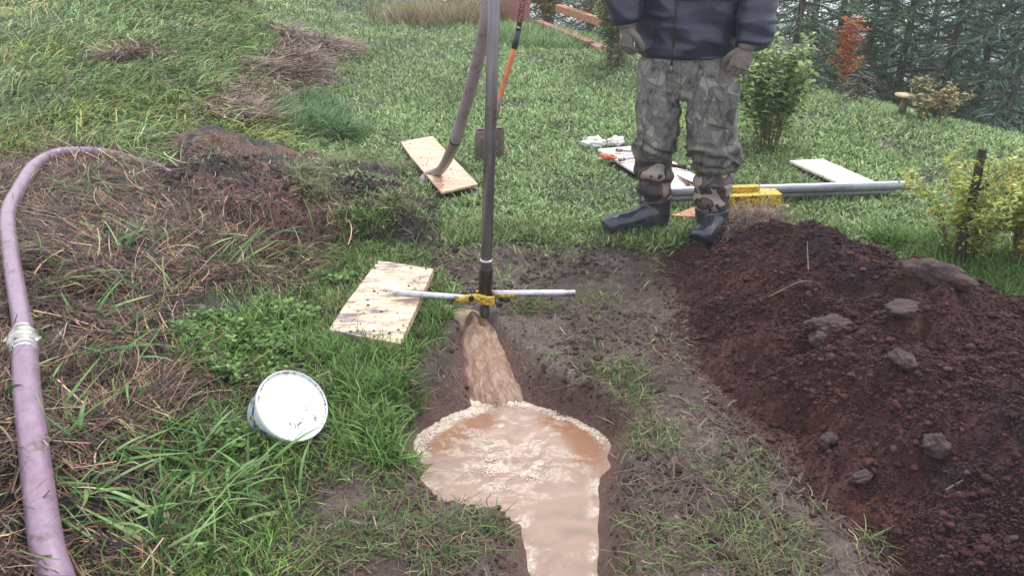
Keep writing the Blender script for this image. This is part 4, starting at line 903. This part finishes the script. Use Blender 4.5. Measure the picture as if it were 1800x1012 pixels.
def remesh(name, mb, voxel, m, parent, fold=None, smooth_it=6, factor=.6):
    o = mb.build('tmp', m); rm = o.modifiers.new('r', 'REMESH'); rm.mode = 'VOXEL'; rm.voxel_size = voxel; s_ = o.modifiers.new('s', 'SMOOTH'); s_.iterations = smooth_it; s_.factor = factor
    dg = bpy.context.evaluated_depsgraph_get(); me = bpy.data.meshes.new_from_object(o.evaluated_get(dg)); bpy.data.objects.remove(o)
    nv_ = len(me.vertices); v = np.zeros(nv_ * 3, np.float32); me.vertices.foreach_get('co', v); v = v.reshape(-1, 3).astype(float); nr = np.zeros(nv_ * 3, np.float32); me.vertices.foreach_get('normal', nr); nr = nr.reshape(-1, 3)
    if fold is not None: v = v + nr * fold(v)[:, None]
    me.vertices.foreach_set('co', v.astype(np.float32).ravel()); me.polygons.foreach_set('use_smooth', np.ones(len(me.polygons), bool)); me.name = name
    if not me.materials: me.materials.append(m)
    o = bpy.data.objects.new(name, me); C.objects.link(o)
    if parent is not None: o.parent = parent; o.matrix_parent_inverse = Matrix.Translation(-Vector(parent.location))
    me.update(); return o
def ridge(a): return 1 - np.abs(2 * a - 1)
heelL, toeL = flat(1172, 397), flat(1062, 412); heelR, toeR = flat(1266, 405), flat(1226, 437)
for q in (heelL, toeL, heelR, toeR): q[2] = H(q[0], q[1]) + .006
ankL = atY(1153, 370, 4.22); ankR = atY(1250, 393, 4.10)
btL = atY(1147, 268, 4.20); btR = atY(1256, 284, 4.10)
knL = atY(1155, 235, 4.16); knR = atY(1252, 235, 4.08)
hpL = atY(1160, 130, 4.24); hpR = atY(1243, 130, 4.18)
wst = atY(1204, 80, 4.22); ps0 = thing('person', ((heelL + heelR) / 2), 'person in navy jacket, grey camouflage trousers and rubber boots standing behind the pit', 'person')
sv = np.array([.94, -.30, 0]); fv = np.array([-.30, -.94, 0])
shc = np.array([wst[0], wst[1], 1.50]); shL = shc - sv * .21; shR = shc + sv * .21
wrL = atY(1101, 42, 4.08); wrR = atY(1322, 80, 4.00)
elL = np.array([wrL[0] - .03, wrL[1] + .10, 1.27]); elR = np.array([wrR[0] + .04, wrR[1] + .08, 1.22])
# body
mb = MB()
mb.tube([wst + [0, 0, -.08], wst, wst + [0, 0, .25], shc - [0, 0, .08], shc + [0, 0, .02]], [[.16, .11], [.155, .105], [.165, .11], [.19, .11], [.09, .08]], 20, side=sv, sub=20)
hdc = shc + [0, -.02, .24]
mb.tube([shc, shc + [0, -.01, .12]], .06, 16); mb.ball(hdc, (.078, .098, .118), 20)
mb.ball(hdc + fv * .10 + [0, 0, -.01], (.014, .018, .024), 10); mb.ball(hdc + fv * .045 + [0, 0, -.075], (.045, .045, .04), 12)
for sgn in (-1, 1):
    mb.ball(hdc + sv * .078 * sgn, (.012, .02, .03), 10); mb.ball(hdc + fv * .088 + sv * .032 * sgn + [0, 0, .028], (.022, .014, .008), 10)
for a_, b_, c_ in ((shL, elL, wrL), (shR, elR, wrR + [-.028, -.01, .01])): mb.tube([a_ + [0, 0, 0], b_, c_], [.052, .042, .029], 14, sub=14); mb.ball(a_, .055, 12)
for h_, k_2, a_ in ((hpL, knL, ankL), (hpR, knR, ankR)): mb.tube([h_ + [0, 0, .08], h_, k_2, a_], [.08, .085, .055, .04], 14, sub=16)
for wr_, s_ in ((wrL, -1), (wrR + [-.028, -.01, 0], 1)): mb.tube([wr_ + [0, 0, .06], wr_, wr_ - [0, 0, .07]], [[.026, .022], [.024, .02], [.03, .012]], 12)
remesh('body', mb, .009, M_skin, ps0)
M_eye = mat('eye', (.6, .6, .6), (.1, .1, .1), 60, .2)
for sgn in (-1, 1): MB().ball(hdc + fv * .088 + sv * .032 * sgn + [0, 0, .012], .0115, 12).build('eye', M_eye, ps0)
MB().tube([hdc + fv * .093 - sv * .025 + [0, 0, -.055], hdc + fv * .099 + [0, 0, -.055], hdc + fv * .093 + sv * .025 + [0, 0, -.055]], .006, 8, sub=10).build('lips', mat('lips', (.4, .17, .14), rough=.5), ps0)
mb = MB(); mb.ball(hdc + [0, .012, .03] - fv * .012, (.086, .10, .108), 20); remesh('knitted_cap', mb, .008, mat('cap', (.03, .03, .04), (.05, .05, .06), 90, .9, .002, 90), ps0)
# trousers
mb = MB()
mb.tube([hpL * .5 + hpR * .5 + [0, 0, -.10], hpL * .5 + hpR * .5 + [0, 0, 0.02], wst + [0, 0, .02]], [[.17, .12], [.225, .145], [.20, .135]], 28, side=sv, sub=12)
for h_, k_2, bt, r_ in ((hpL, knL, btL, [(.112, .12), (.106, .12), (.098, .112), (.100, .108), (.092, .096)]), (hpR, knR, btR, [(.115, .12), (.114, .125), (.115, .12), (.114, .114), (.097, .097)])):
    mid = (h_ + k_2) / 2
    mb.tube([h_ + [0, 0, .06], mid + [0, 0, .05], k_2, bt + [0, 0, .04], bt + [0, 0, -.02]], r_, 24, side=sv, sub=24)
def foldT(v):
    z = v[:, 2]; bunch = sm(.56, .42, z)
    n1 = vn3(v[:, 0] * 5, v[:, 1] * 5, z * 9 + v[:, 0] * 6, 401); n2 = vn3(v[:, 0] * 9 + 3, v[:, 1] * 9, z * 26 + 4 * vn3(v[:, 0] * 6, v[:, 1] * 6, z * 4, 402), 403)
    n3 = vn3(v[:, 0] * 14 + z * 8, v[:, 1] * 14, z * 14 - v[:, 0] * 9, 404)
    return .022 * (ridge(n1) - .55) + bunch * .036 * (ridge(n2) - .5) + .010 * (ridge(n3) - .5) + bunch * .006 * np.sin(z * 95 + 5 * n1 * 3)
remesh('trousers', mb, .0065, M_trous, ps0, foldT, 5)
# cargo pocket with flap
pk = atY(1277, 172, 3.955)
mb = MB(); Mp = Matrix.Rotation(-.55, 3, 'Z') @ Matrix.Rotation(.10, 3, 'Y')
mb.box(pk + [-.012, -.012, -.05], (.13, .03, .17), Mp); remesh('cargo_pocket', mb, .006, M_trous, ps0, lambda v: .012 * (vn3(v[:, 0] * 20, v[:, 1] * 20, v[:, 2] * 14, 408) - .5), 5)
mb = MB(); mb.prism([pk + q for q in [np.array([-.088, -.006, .05]), np.array([.05, -.03, .075]), np.array([.056, -.032, .02]), np.array([-.03, -.032, -.018])]], (.002, .014, 0)); mb.build('pocket_flap', M_trous, ps0, smooth=False, bevel=.004)
# boots
for (heel, toe, ank, bt, nm) in ((heelL, toeL, ankL, btL, 'boot'), (heelR, toeR, ankR, btR, 'boot')):
    d_ = toe - heel; d_[2] = 0; Lf = np.linalg.norm(d_); d_ /= Lf; s_ = np.array([d_[1], -d_[0], 0])
    g0 = heel.copy()
    def fp(a, z_): return g0 + d_ * (Lf * a) + np.array([0, 0, z_])
    mb = MB()
    mb.tube([fp(.02, .055), fp(.10, .062), fp(.35, .066), (fp(.6, .060)), fp(.80, .056), fp(.94, .050), fp(.99, .042)], [[.038, .045], [.052, .066], [.053, .076], [.054, .056], [.062, .058], [.060, .056], [.046, .044]], 20, side=s_, sub=22)
    topa = ank + (bt - ank) * .27; q0 = fp(.2, .05)
    mb.tube([q0, q0 * .45 + ank * .55 + [0, 0, .0], ank + (bt - ank) * .12, topa], [[.054, .064], [.070, .080], [.082, .088], [.087, .088]], 20, side=s_, sub=14)
    t_b = remesh('boot', mb, .0055, M_rub, ps0, lambda v: .004 * (vn3(v[:, 0] * 14, v[:, 1] * 14, v[:, 2] * 30, 411) - .5), 4)
    mb = MB(); n_ = 26; out = []
    for j in range(n_):
        th = 2 * math.pi * j / n_; a_ = .5 + .51 * math.cos(th); wd = (.058 if a_ > .45 else .049) * abs(math.sin(th)) ** .6 * (1 if math.sin(th) > 0 else -1); wd *= 1 - .18 * math.exp(-((a_ - .42) / .12) ** 2)
        out.append(fp(a_, .032) + s_ * wd * 1.06)
    mb.prism(out, (0, 0, -.034)); mb.build('sole', M_blk, ps0, bevel=.003)
    MB().tube([fp(.66, .030) + s_ * .058, fp(.68, .085) + s_ * .040, fp(.66, .112), fp(.68, .085) - s_ * .040, fp(.66, .030) - s_ * .058], .0045, 8, sub=24).build('toe_seam', M_rub, ps0)
    # camouflage shaft
    mb = MB(); u0 = ank + (bt - ank) * .12
    mb.tube([u0, u0 * .7 + bt * .3, u0 * .35 + bt * .65, bt + [0, 0, .03], bt + [0, 0, .05]], [[.074, .075], [.084, .086], [.093, .094], [.092, .092], [.08, .08]], 24, side=s_, sub=20)
    def foldB(v):
        n1 = vn3(v[:, 0] * 7, v[:, 1] * 7, v[:, 2] * 16, 421); return .020 * (ridge(n1) - .6) + .006 * np.sin(v[:, 2] * 62 + 7 * vn3(v[:, 0] * 6, v[:, 1] * 6, v[:, 2] * 2, 422))
    remesh('boot_shaft', mb, .006, M_bootc, ps0, foldB, 4)
# jacket
mb = MB(); hem = wst.copy(); hem[2] = .885
mb.tube([hem, hem + [0, 0, .03], wst + [0, 0, .12], wst + [0, 0, .32], shc + [0, 0, -.06], shc + [0, 0, .03], shc + [0, -.01, .08]], [[.232, .155], [.248, .168], [.252, .165], [.255, .16], [.235, .14], [.14, .10], [.08, .075]], 32, side=sv, sub=26)
for a_, b_, c_, rw in ((shL, elL, wrL, .058), (shR, elR, wrR, .072)):
    mb.tube([a_ + [0, 0, -.01], a_ * .5 + b_ * .5, b_, c_ * .55 + b_ * .45, c_], [.085, .085, .082, .076, rw], 22, sub=20); mb.ball(a_, .088, 16)
def foldJ(v):
    n1 = vn3(v[:, 0] * 3 + 2, v[:, 1] * 3, v[:, 2] * 9 + v[:, 0] * 2, 431); n2 = vn3(v[:, 0] * 8 + v[:, 2] * 6, v[:, 1] * 8, v[:, 2] * 22, 432)
    arm = np.minimum(np.linalg.norm(v - (wrR + [0, 0, .08]), axis=1), np.linalg.norm(v - (wrL + [0, 0, .08]), axis=1)); cf = sm(.22, .08, arm)
    return .026 * (ridge(n1) - .6) + (.012 + .014 * cf) * (ridge(n2) - .5)
remesh('jacket', mb, .0075, M_jack, ps0, foldJ, 5)
zp = []
for z_ in np.linspace(.85, 1.50, 14): zp.append(np.array([wst[0], wst[1], z_]) + fv * .175 - sv * .035 + [-.0, 0, 0])
zp[0] = zp[0] + fv * -.006
MB().tube(zp, .0045, 8, sub=40).build('zip', M_dark, ps0)
MB().tube([zp[0] + fv * .006, zp[0] + fv * .012 + [0, 0, -.028]], [.004, .006], 8).build('zip_pull', M_galv, ps0)
MB().tube([hem + sv * .236 * math.cos(a_) + fv * .158 * math.sin(a_) + [0, 0, .004] for a_ in np.linspace(0, 2 * math.pi, 40)], .009, 8, cap=False).build('hem_band', M_jack, ps0)
# gloves: palm, four curled fingers, thumb
def glove(wr_, across, curl_dir, down, thumb_side, nm, spread=.024, curl=1.0, thumb_len=1.0):
    across = np.array(across, float); across /= np.linalg.norm(across); curl_dir = np.array(curl_dir, float); curl_dir /= np.linalg.norm(curl_dir); down = np.array(down, float); down /= np.linalg.norm(down)
    sd_ = across; mb = MB()
    mb.tube([wr_ - down * .03, wr_ + down * .01, wr_ + down * .05, wr_ + down * .098], [[.036, .03], [.034, .027], [.046, .024], [.045, .019]], 18, side=sd_, sub=14)
    for i_, Lf in enumerate((.070, .078, .073, .058)):
        r0 = wr_ + down * (.088 - .006 * abs(i_ - 1.3)) + across * ((i_ - 1.5) * spread) * (1 if thumb_side < 0 else -1) * -1
        th = .25 * curl; p = r0.copy(); pts = [p - down * .02, p.copy()]
        for sgl, dt in ((.45, .55), (.33, .75), (.25, .6)):
            dd = down * math.cos(th) + curl_dir * math.sin(th); p = p + dd * Lf * sgl; pts.append(p.copy()); th += dt * curl * (1 + .08 * i_)
        mb.tube(pts, [.0108, .0108, .0102, .0098, .0085], 12, sub=16)
    b0 = wr_ + down * .025 + across * .034 * thumb_side; o1 = b0 + across * .028 * thumb_side + down * .032 + curl_dir * .014; o2 = o1 + down * .032 * thumb_len + across * .004 * thumb_side + curl_dir * .016; o3 = o2 + down * .026 * thumb_len - across * .010 * thumb_side + curl_dir * .012
    mb.tube([b0 - across * .012 * thumb_side, b0, o1, o2, o3], [.016, .018, .0145, .0125, .010], 12, sub=18)
    remesh('glove', mb, .003, M_glove, ps0, lambda v: .003 * (vn3(v[:, 0] * 60, v[:, 1] * 60, v[:, 2] * 60, 441) - .5), 2, .5)
    MB().tube([wr_ - down * .035, wr_ - down * .03, wr_ + down * .006, wr_ + down * .010], [.037, .0395, .0385, .035], 18, side=sd_).build('glove_cuff', M_glove, ps0)
glove(wrR + [-.028, -.01, -.005], (.92, -.39, 0), (.15, .9, .1), (-.28, .0, -1), -1, 'r', .025, .75)
glove(wrL + [0, 0, -.005], (.55, -.83, 0), (.86, .30, .1), (.08, .05, -1), 1, 'l', .023, 1.05, 1.0)
t = None

# ------------------------------------------------------------ shrubs, saplings, trees
def shrub(name, basepx, hgt, spread, nstem, nleaf, lw, cols, label, cat='shrub', bare=.2, lean=0, stemr=.006, offs=None, foot=.06, droop=.7, mstem=None, wts=(3, 3, 2, 1.5)):
    q = hit(*basepx) if offs is None else np.array(offs, float); t = thing(name, q, label, cat)
    mb = MB(); Ps, Az = [], []
    for k in range(nstem):
        a = 2 * math.pi * k / nstem + rng.normal(0, .4); rr_ = spread * (.25 + .75 * rng.random()); hh = hgt * (.6 + .4 * rng.random()) * (1 - .25 * rr_ / spread)
        b0 = q + [foot * math.cos(a) * rng.random(), foot * math.sin(a) * rng.random(), -.03]
        tipp = q + np.array([rr_ * math.cos(a) + lean, rr_ * math.sin(a), hh]); mid = b0 * .45 + tipp * .55 + np.array([-.15 * rr_ * math.cos(a), -.15 * rr_ * math.sin(a), .10 * hh])
        c_ = spline([b0, mid, tipp], 12); mb.tube(c_, np.linspace(stemr, stemr * .3, 12), 5)
        m_ = nleaf // nstem; u_ = bare + (1 - bare) * rng.random(m_) ** .8; pt = np.stack([np.interp(u_, np.linspace(0, 1, 12), c_[:, i]) for i in range(3)], 1)
        # side twigs
        for j in range(4):
            i0 = 4 + j * 2; tw = c_[min(i0, 11)]; dv = np.array([rng.normal(0, 1), rng.normal(0, 1), rng.random() * .6]); dv = dv / np.linalg.norm(dv) * hgt * .16; mb.tube([tw, tw + dv], [stemr * .4, stemr * .2], 4)
            s2_ = rng.random((m_ // 8, 1)); pt[j * (m_ // 8):(j + 1) * (m_ // 8)] = tw + dv * s2_
        Ps.append(pt + rng.normal(0, lw * .9, (m_, 3))); Az.append(U(0, 6.28, m_))
    mb.build('stems', mstem or M_stem, t)
    P = np.concatenate(Ps); n = len(P)
    cc = pal(n, cols, list(wts)[:len(cols)], .2)
    blades('leaves', P, np.concatenate(Az), U(.6, 1.5, n), U(.1, droop * 1.6, n), U(1.2, 2.4, n) * lw, U(.5, 1.0, n) * lw, cc, M_leaf, 2, 'leaf', roll=U(-.8, .8, n), parent=t, tip=(1.1, 1.05, .9))
    return t
shrub('leafy_shrub', (1352, 262), .84, .40, 20, 3600, .027, [(.15, .24, .08), (.23, .32, .12), (.32, .40, .18), (.07, .12, .04)], 'full green leafy shrub just behind the person, right of the trousers', bare=.12)
shrub('leggy_shrub', (1080, 122), 1.15, .26, 14, 3600, .030, [(.16, .20, .08), (.25, .28, .14), (.30, .27, .14), (.10, .10, .05)], 'tall leggy shrub with pale stems left of the person', bare=.0, stemr=.008, foot=.12)
shrub('yellow_leaved_shrub', (1690, 470), .60, .38, 24, 4200, .0155, [(.27, .34, .08), (.36, .42, .12), (.20, .27, .07), (.5, .40, .04)], 'yellow-green shrub growing round the charred stake behind the soil pile', bare=.15, stemr=.004, wts=(3, 3, 2, .5))
shrub('golden_shrub', (1795, 470), .56, .30, 20, 3000, .0155, [(.34, .36, .07), (.44, .42, .10), (.22, .28, .07), (.5, .38, .04)], 'golden-leaved shrub at the right edge of the photo', bare=.1, stemr=.004)
clump('shrub_foot_grass', [(1700, 470, .3, .4), (1760, 490, .25, .3), (1640, 440, .15, .15), (1560, 425, .1, .1)], 3500, (.06, .17), (.003, .006), BR, 'grass growing at the foot of the yellow-leaved shrubs', 'grass', (.1, .8), (.4, 1.2), 'blade', 4)
q = hit(1678, 478); M_char = mat('charred_wood', (.012, .010, .010), (.05, .035, .028), 14, .75, .004, 60)
t = thing('wooden_stake', q, 'charred dark stake leaning right among the yellow-leaved shrub', 'stake')
tp = atY(1728, 262, q[1] + .02); q0 = atY(1680, 475, q[1]) - [0, 0, .1]
MB().tube([q0, q0 * .5 + tp * .5 + [.006, 0, 0], tp], [.023, .021, .0185], 7).build('stake_post', M_char, t, smooth=False)
MB().tube([tp * .7 + q0 * .3, tp * .7 + q0 * .3 + [.05, -.02, .05]], [.009, .006], 6).build('snag', M_char, t)
shrub('tan_leaved_bush', (965, 48), .75, .35, 12, 900, .045, [(.36, .26, .10), (.30, .22, .12), (.20, .20, .08), (.14, .09, .05)], 'withered tan-leaved bush in front of the stacked planks', bare=.15, stemr=.01)
shrub('pale_leaved_bush', (1040, 60), .95, .3, 10, 650, .04, [(.25, .30, .22), (.16, .20, .12), (.3, .27, .12), (.1, .12, .07)], 'thin pale-leaved bush at the right end of the planks', bare=.3, stemr=.008)
# stacked planks beyond
def beam(p0, p1, wd, ht, m, label, up=0.0):
    a = hit(*p0); bq = hit(*p1); zz = max(a[2], bq[2]) + up; a[2] = bq[2] = zz; d_ = bq - a; d_ /= np.linalg.norm(d_); pr_ = np.array([-d_[1], d_[0], 0])
    o = MB().prism([a + [0, 0, ht], bq + [0, 0, ht], bq + pr_ * wd + [0, 0, ht], a + pr_ * wd + [0, 0, ht]], (0, 0, -ht)).build('timber_plank', m, smooth=False, bevel=.006); tag(o, label, 'plank', 'timber planks at the far edge of the lawn')
M_tw = wood('old_timber', (.30, .13, .07), (.50, .25, .13), (.12, .08, .06), R(-60), .3, 6); M_tw2 = wood('red_timber', (.22, .09, .07), (.36, .17, .13), (.10, .06, .05), R(-60), .3, 6)
beam((975, 48), (1052, 75), .10, .09, M_tw, 'bright orange plank sloping in front of the pale-leaved bush', .18)
beam((940, 52), (1030, 88), .10, .07, M_tw2, 'dark red plank lowest in the stack, below the orange one', .02)
beam((985, 62), (1050, 92), .12, .05, M_tw2, 'short red plank lying on the grass by the leggy shrub', .0)
a = hit(882, 33); bq = hit(925, 45); zz = a[2]
tag(MB().prism([a + [-.25, 0, .55], bq + [.05, 0, .55], bq + [.05, 0, 0], a + [-.25, 0, 0]], (0, .05, 0)).build('upright_timber', M_tw2, smooth=False, bevel=.006), 'upright reddish timber panel behind the spade handle', 'panel')

def conifer(name, x, y, hgt, rad, dens, cols, label, group=None, trunk_r=.09, zoff=-.1, low=.0, spray=1.0):
    z0 = float(H(np.array([x]), np.array([y]))[0]) + zoff; t = thing(name, (x, y, z0), label, 'tree', group)
    MB().tube([(x, y, z0), (x + .02, y, z0 + hgt * .5), (x, y, z0 + hgt)], [trunk_r, trunk_r * .6, .012], 8, sub=8).build('trunk', M_bark, t)
    nb = int(26 * hgt * dens); Ps, Az, Th, Ls = [], [], [], []; bm_ = MB()
    for k in range(nb):
        h_ = low + (1 - low) * (k + rng.random()) / nb; L_ = rad * (1 - h_) ** .75 * (.6 + .5 * rng.random()) + .12; a = k * 2.4 + rng.normal(0, .3)
        dr_ = .25 + .35 * (1 - h_); m_ = max(12, int(62 * L_ * spray / .5)); s_ = rng.random(m_) ** .7
        zc = z0 + h_ * hgt; px_ = np.cos(a) * L_ * s_; py_ = np.sin(a) * L_ * s_; pz_ = zc + .12 * L_ * s_ - dr_ * L_ * s_ ** 1.6
        lat = rng.normal(0, .13 * L_ + .03, m_) * (1 - s_ * .6); Ps.append(np.stack([x + px_ - np.sin(a) * lat, y + py_ + np.cos(a) * lat, pz_ - np.abs(lat) * .35], 1))
        Az.append(a + np.sign(lat) * U(.3, 1.0, m_)); Th.append(U(1.35, 2.0, m_)); Ls.append(U(.06, .15, m_) * min(1, .15 + hgt * .3))
        bm_.tube([(x, y, zc), (x + np.cos(a) * L_ * .5, y + np.sin(a) * L_ * .5, zc + .06 * L_ - dr_ * L_ * .33), (x + np.cos(a) * L_ * .95, y + np.sin(a) * L_ * .95, zc + .12 * L_ - dr_ * L_ * .9)], [.014, .009, .004], 4)
    bm_.build('branches', M_bark, t)
    P = np.concatenate(Ps); n = len(P); c_ = pal(n, cols, [3, 2, 1][:len(cols)], .25)
    blades('crown', P, np.concatenate(Az), np.concatenate(Th), U(-.1, .5, n), np.concatenate(Ls), U(.010, .026, n) * min(1, .2 + hgt * .35), c_, M_fir, 2, 'spray', roll=U(-.5, .5, n), parent=t)
    return t
FIR = [(.06, .11, .06), (.09, .155, .085), (.14, .21, .12)]
FIRB = [(.06, .12, .08), (.095, .17, .12), (.14, .22, .16)]
def tx(px, Y): return (px - 900) / FPX * Y / .98
trees = [  # px column, distance, height, radius, palette, label
 (1375, 8.6, 3.2, .75, FIR, 'slim dark spruce between the person and the orange sapling'),
 (1400, 13.0, 7.0, 1.6, FIR, 'tall dark spruce behind the slim one beside the person'),
 (1330, 16.0, 8.0, 2.0, FIR, 'broad far spruce rising behind the jacket of the person'),
 (1500, 15.0, 8.0, 1.3, FIR, 'bare-stemmed dark spruce straight behind the orange sapling'),
 (1560, 10.5, 5.5, 1.25, FIRB, 'bluish spruce right of the orange sapling'),
 (1600, 16.5, 9.0, 1.7, FIR, 'far hazy spruce above the stump'),
 (1640, 9.0, 3.6, 1.3, FIR, 'low spreading spruce behind the stump and olive bush'),
 (1700, 11.0, 5.0, 1.3, FIRB, 'spruce with sky gaps at its left, right of the olive bush'),
 (1745, 15.0, 8.5, 1.6, FIR, 'tall hazy spruce in the upper right, second from the edge'),
 (1760, 8.2, 3.0, 1.15, FIRB, 'nearest bushy spruce at the right, above the lawn edge'),
 (1830, 10.0, 5.0, 1.5, FIR, 'spruce cut by the right edge of the photo'),
 (1500, 9.4, 2.3, .9, FIR, 'low young spruce at the foot of the orange sapling'),
 (1445, 10.8, 4.4, .9, FIR, 'narrow spruce directly left of the orange sapling'),
 (1030, 15.5, 8.0, 2.0, FIRB, 'dark spruce beyond the orange plank'),
 (960, 20.0, 11.0, 2.2, FIR, 'far spruce behind the withered bush'),
 (1110, 19.0, 10.0, 2.2, FIR, 'far spruce behind the leggy shrub'),
 (870, 24.0, 12.0, 2.5, FIR, 'farthest spruce behind the timber panel'),
 (800, 18.0, 9.0, 2.2, FIR, 'far spruce above the pale dry grass'),
 (905, 16.0, 8.0, 1.9, FIRB, 'dark spruce right behind the timber panel'),
 (1850, 18.0, 9.0, 2.0, FIR, 'far hazy spruce past the right edge'),
 (1675, 21.0, 11.0, 1.8, FIR, 'farthest spruce on the right, seen through the gaps'),
 (1530, 24.0, 13.0, 1.9, FIR, 'farthest spruce behind the bluish one'),
 (1230, 21.0, 12.0, 2.2, FIR, 'far spruce hidden mostly by the person')]
for (px, Yd, hg_, rd, cl, lb) in trees:
    conifer('spruce_tree', tx(px, Yd), Yd, hg_, rd, .95 if Yd < 12 else .75, cl, lb, 'spruces on the slope beyond the lawn', .02 + .007 * hg_, spray=1.0 if Yd < 12 else .8)
q = (tx(1466, 7.9), 7.9); q = np.array([q[0], q[1], float(H(np.array([q[0]]), np.array([q[1]]))[0])])
shrub('orange_sapling', None, .92, .075, 9, 2200, .017, [(.50, .17, .06), (.42, .12, .05), (.58, .26, .10), (.25, .09, .05)], 'slender sapling with rusty orange leaves at the lawn edge', 'sapling', bare=.2, offs=q, foot=.03, stemr=.006)
conifer('young_fir', tx(1484, 7.4), 7.3, .26, .10, 2.5, [(.16, .24, .17), (.22, .30, .22)], 'tiny silvery young fir at the foot of the orange sapling', trunk_r=.008, zoff=0)
shrub('olive_bush', (1632, 212), .36, .32, 14, 800, .025, [(.24, .22, .10), (.17, .18, .08), (.32, .26, .13), (.1, .09, .05)], 'low olive-brown bush beside the cut stump', offs=None)
q = hit(1584, 205); t = thing('tree_stump', q, 'narrow cut stump with a pale flat top at the lawn edge', 'stump')
MB().tube([q - [0, 0, .05], q + [0, 0, .10], q + [.005, 0, .16]], [.035, .028, .03], 10).build('stump_trunk', M_stem, t)
MB().tube([q + [.0, 0, .16], q + [.0, 0, .175]], [.075, .08], 12).build('stump_top', mat('cut_wood', (.45, .33, .22), (.6, .46, .32), 20, .7), t)
# silvery fir twigs by the person's glove
t = thing('fir_branch', atY(1372, 95, 6.3), 'pale drooping fir branches reaching out over the leafy shrub', 'branch')
mb = MB(); Ps = []; Az = []; b0 = atY(1352, 250, 6.3)
for (e1, e2) in [((1345, 95), (1400, 78)), ((1350, 105), (1405, 103)), ((1360, 120), (1418, 122)), ((1365, 135), (1425, 155)), ((1340, 85), (1370, 70))]:
    p0_, p1_ = atY(*e1, 6.3), atY(*e2, 6.2); c_ = spline([b0, b0 * .4 + p0_ * .6 + [0, 0, .04], p0_, p1_], 30); mb.tube(c_, np.linspace(.009, .003, 30), 5)
    k = 150; u_ = .62 + .38 * rng.random(k); Ps.append(np.stack([np.interp(u_, np.linspace(0, 1, 30), c_[:, i]) for i in range(3)], 1)); Az.append(np.arctan2(p1_[1] - p0_[1], p1_[0] - p0_[0]) + rng.choice([-.7, .7], k) + rng.normal(0, .2, k))
mb.build('stems', M_stem, t); P = np.concatenate(Ps); n = len(P)
blades('needles', P, np.concatenate(Az), U(1.2, 1.9, n), U(0, .3, n), U(.03, .055, n), U(.006, .011, n), pal(n, [(.32, .38, .30), (.22, .28, .20)], [1, 1], .15), M_fir, 1, 'spray', parent=t)
# twigs lying about
def twig(pts, r_, label, f=H):
    P = [hit(px, py, .012, f) for px, py in pts]; o = MB().tube(P, np.linspace(r_, r_ * .5, len(P)), 6, sub=16).build('twig', M_stem); tag(o, label, 'twig', 'twigs lying about')
twig([(1300, 905), (1330, 880), (1345, 870)], .003, 'short twig in the muddy path right of the outflow')
twig([(960, 700), (1020, 680), (1075, 655)], .0025, 'thin twig lying behind the pool foam')
twig([(1000, 640), (1035, 670), (1110, 672)], .0025, 'bent thin root on the mud above the pool')
twig([(1420, 480), (1418, 430)], .0025, 'upright pale stalk at the crest of the pile', HP)
twig([(1660, 870), (1690, 855)], .003, 'dark twig on the lower pile face', HP)
twig([(1350, 530), (1400, 505), (1425, 500)], .003, 'pale rootlet hanging over the middle of the pile', HP)
# brown dead weeds beside the right boot
clump('dead_weeds', [(1300, 400, .16, .5), (1340, 410, .14, .3), (1265, 420, .08, .1)], 2600, (.06, .18), (.002, .004), [(.14, .10, .08), (.22, .16, .13), (.08, .055, .045)], 'tangle of dead brown stalks behind the right boot', 'weeds', (.6, 1.5), (.1, 1.2), 'straw', 4, .05)

# ------------------------------------------------------------ haze
m = bpy.data.materials.new('haze'); m.use_nodes = True; n = m.node_tree; n.nodes.clear(); om = n.nodes.new('ShaderNodeOutputMaterial'); pv = n.nodes.new('ShaderNodeVolumePrincipled')
pv.inputs['Color'].default_value = (.86, .90, .92, 1); pv.inputs['Density'].default_value = .0042; pv.inputs['Anisotropy'].default_value = .3; n.links.new(pv.outputs[0], om.inputs['Volume'])
o = MB().box((10, 75, -7.8), (260, 230, 31)).build('haze', m, smooth=False); tag(o, 'thin grey mist hanging over the slope and trees', 'haze', kind='stuff')
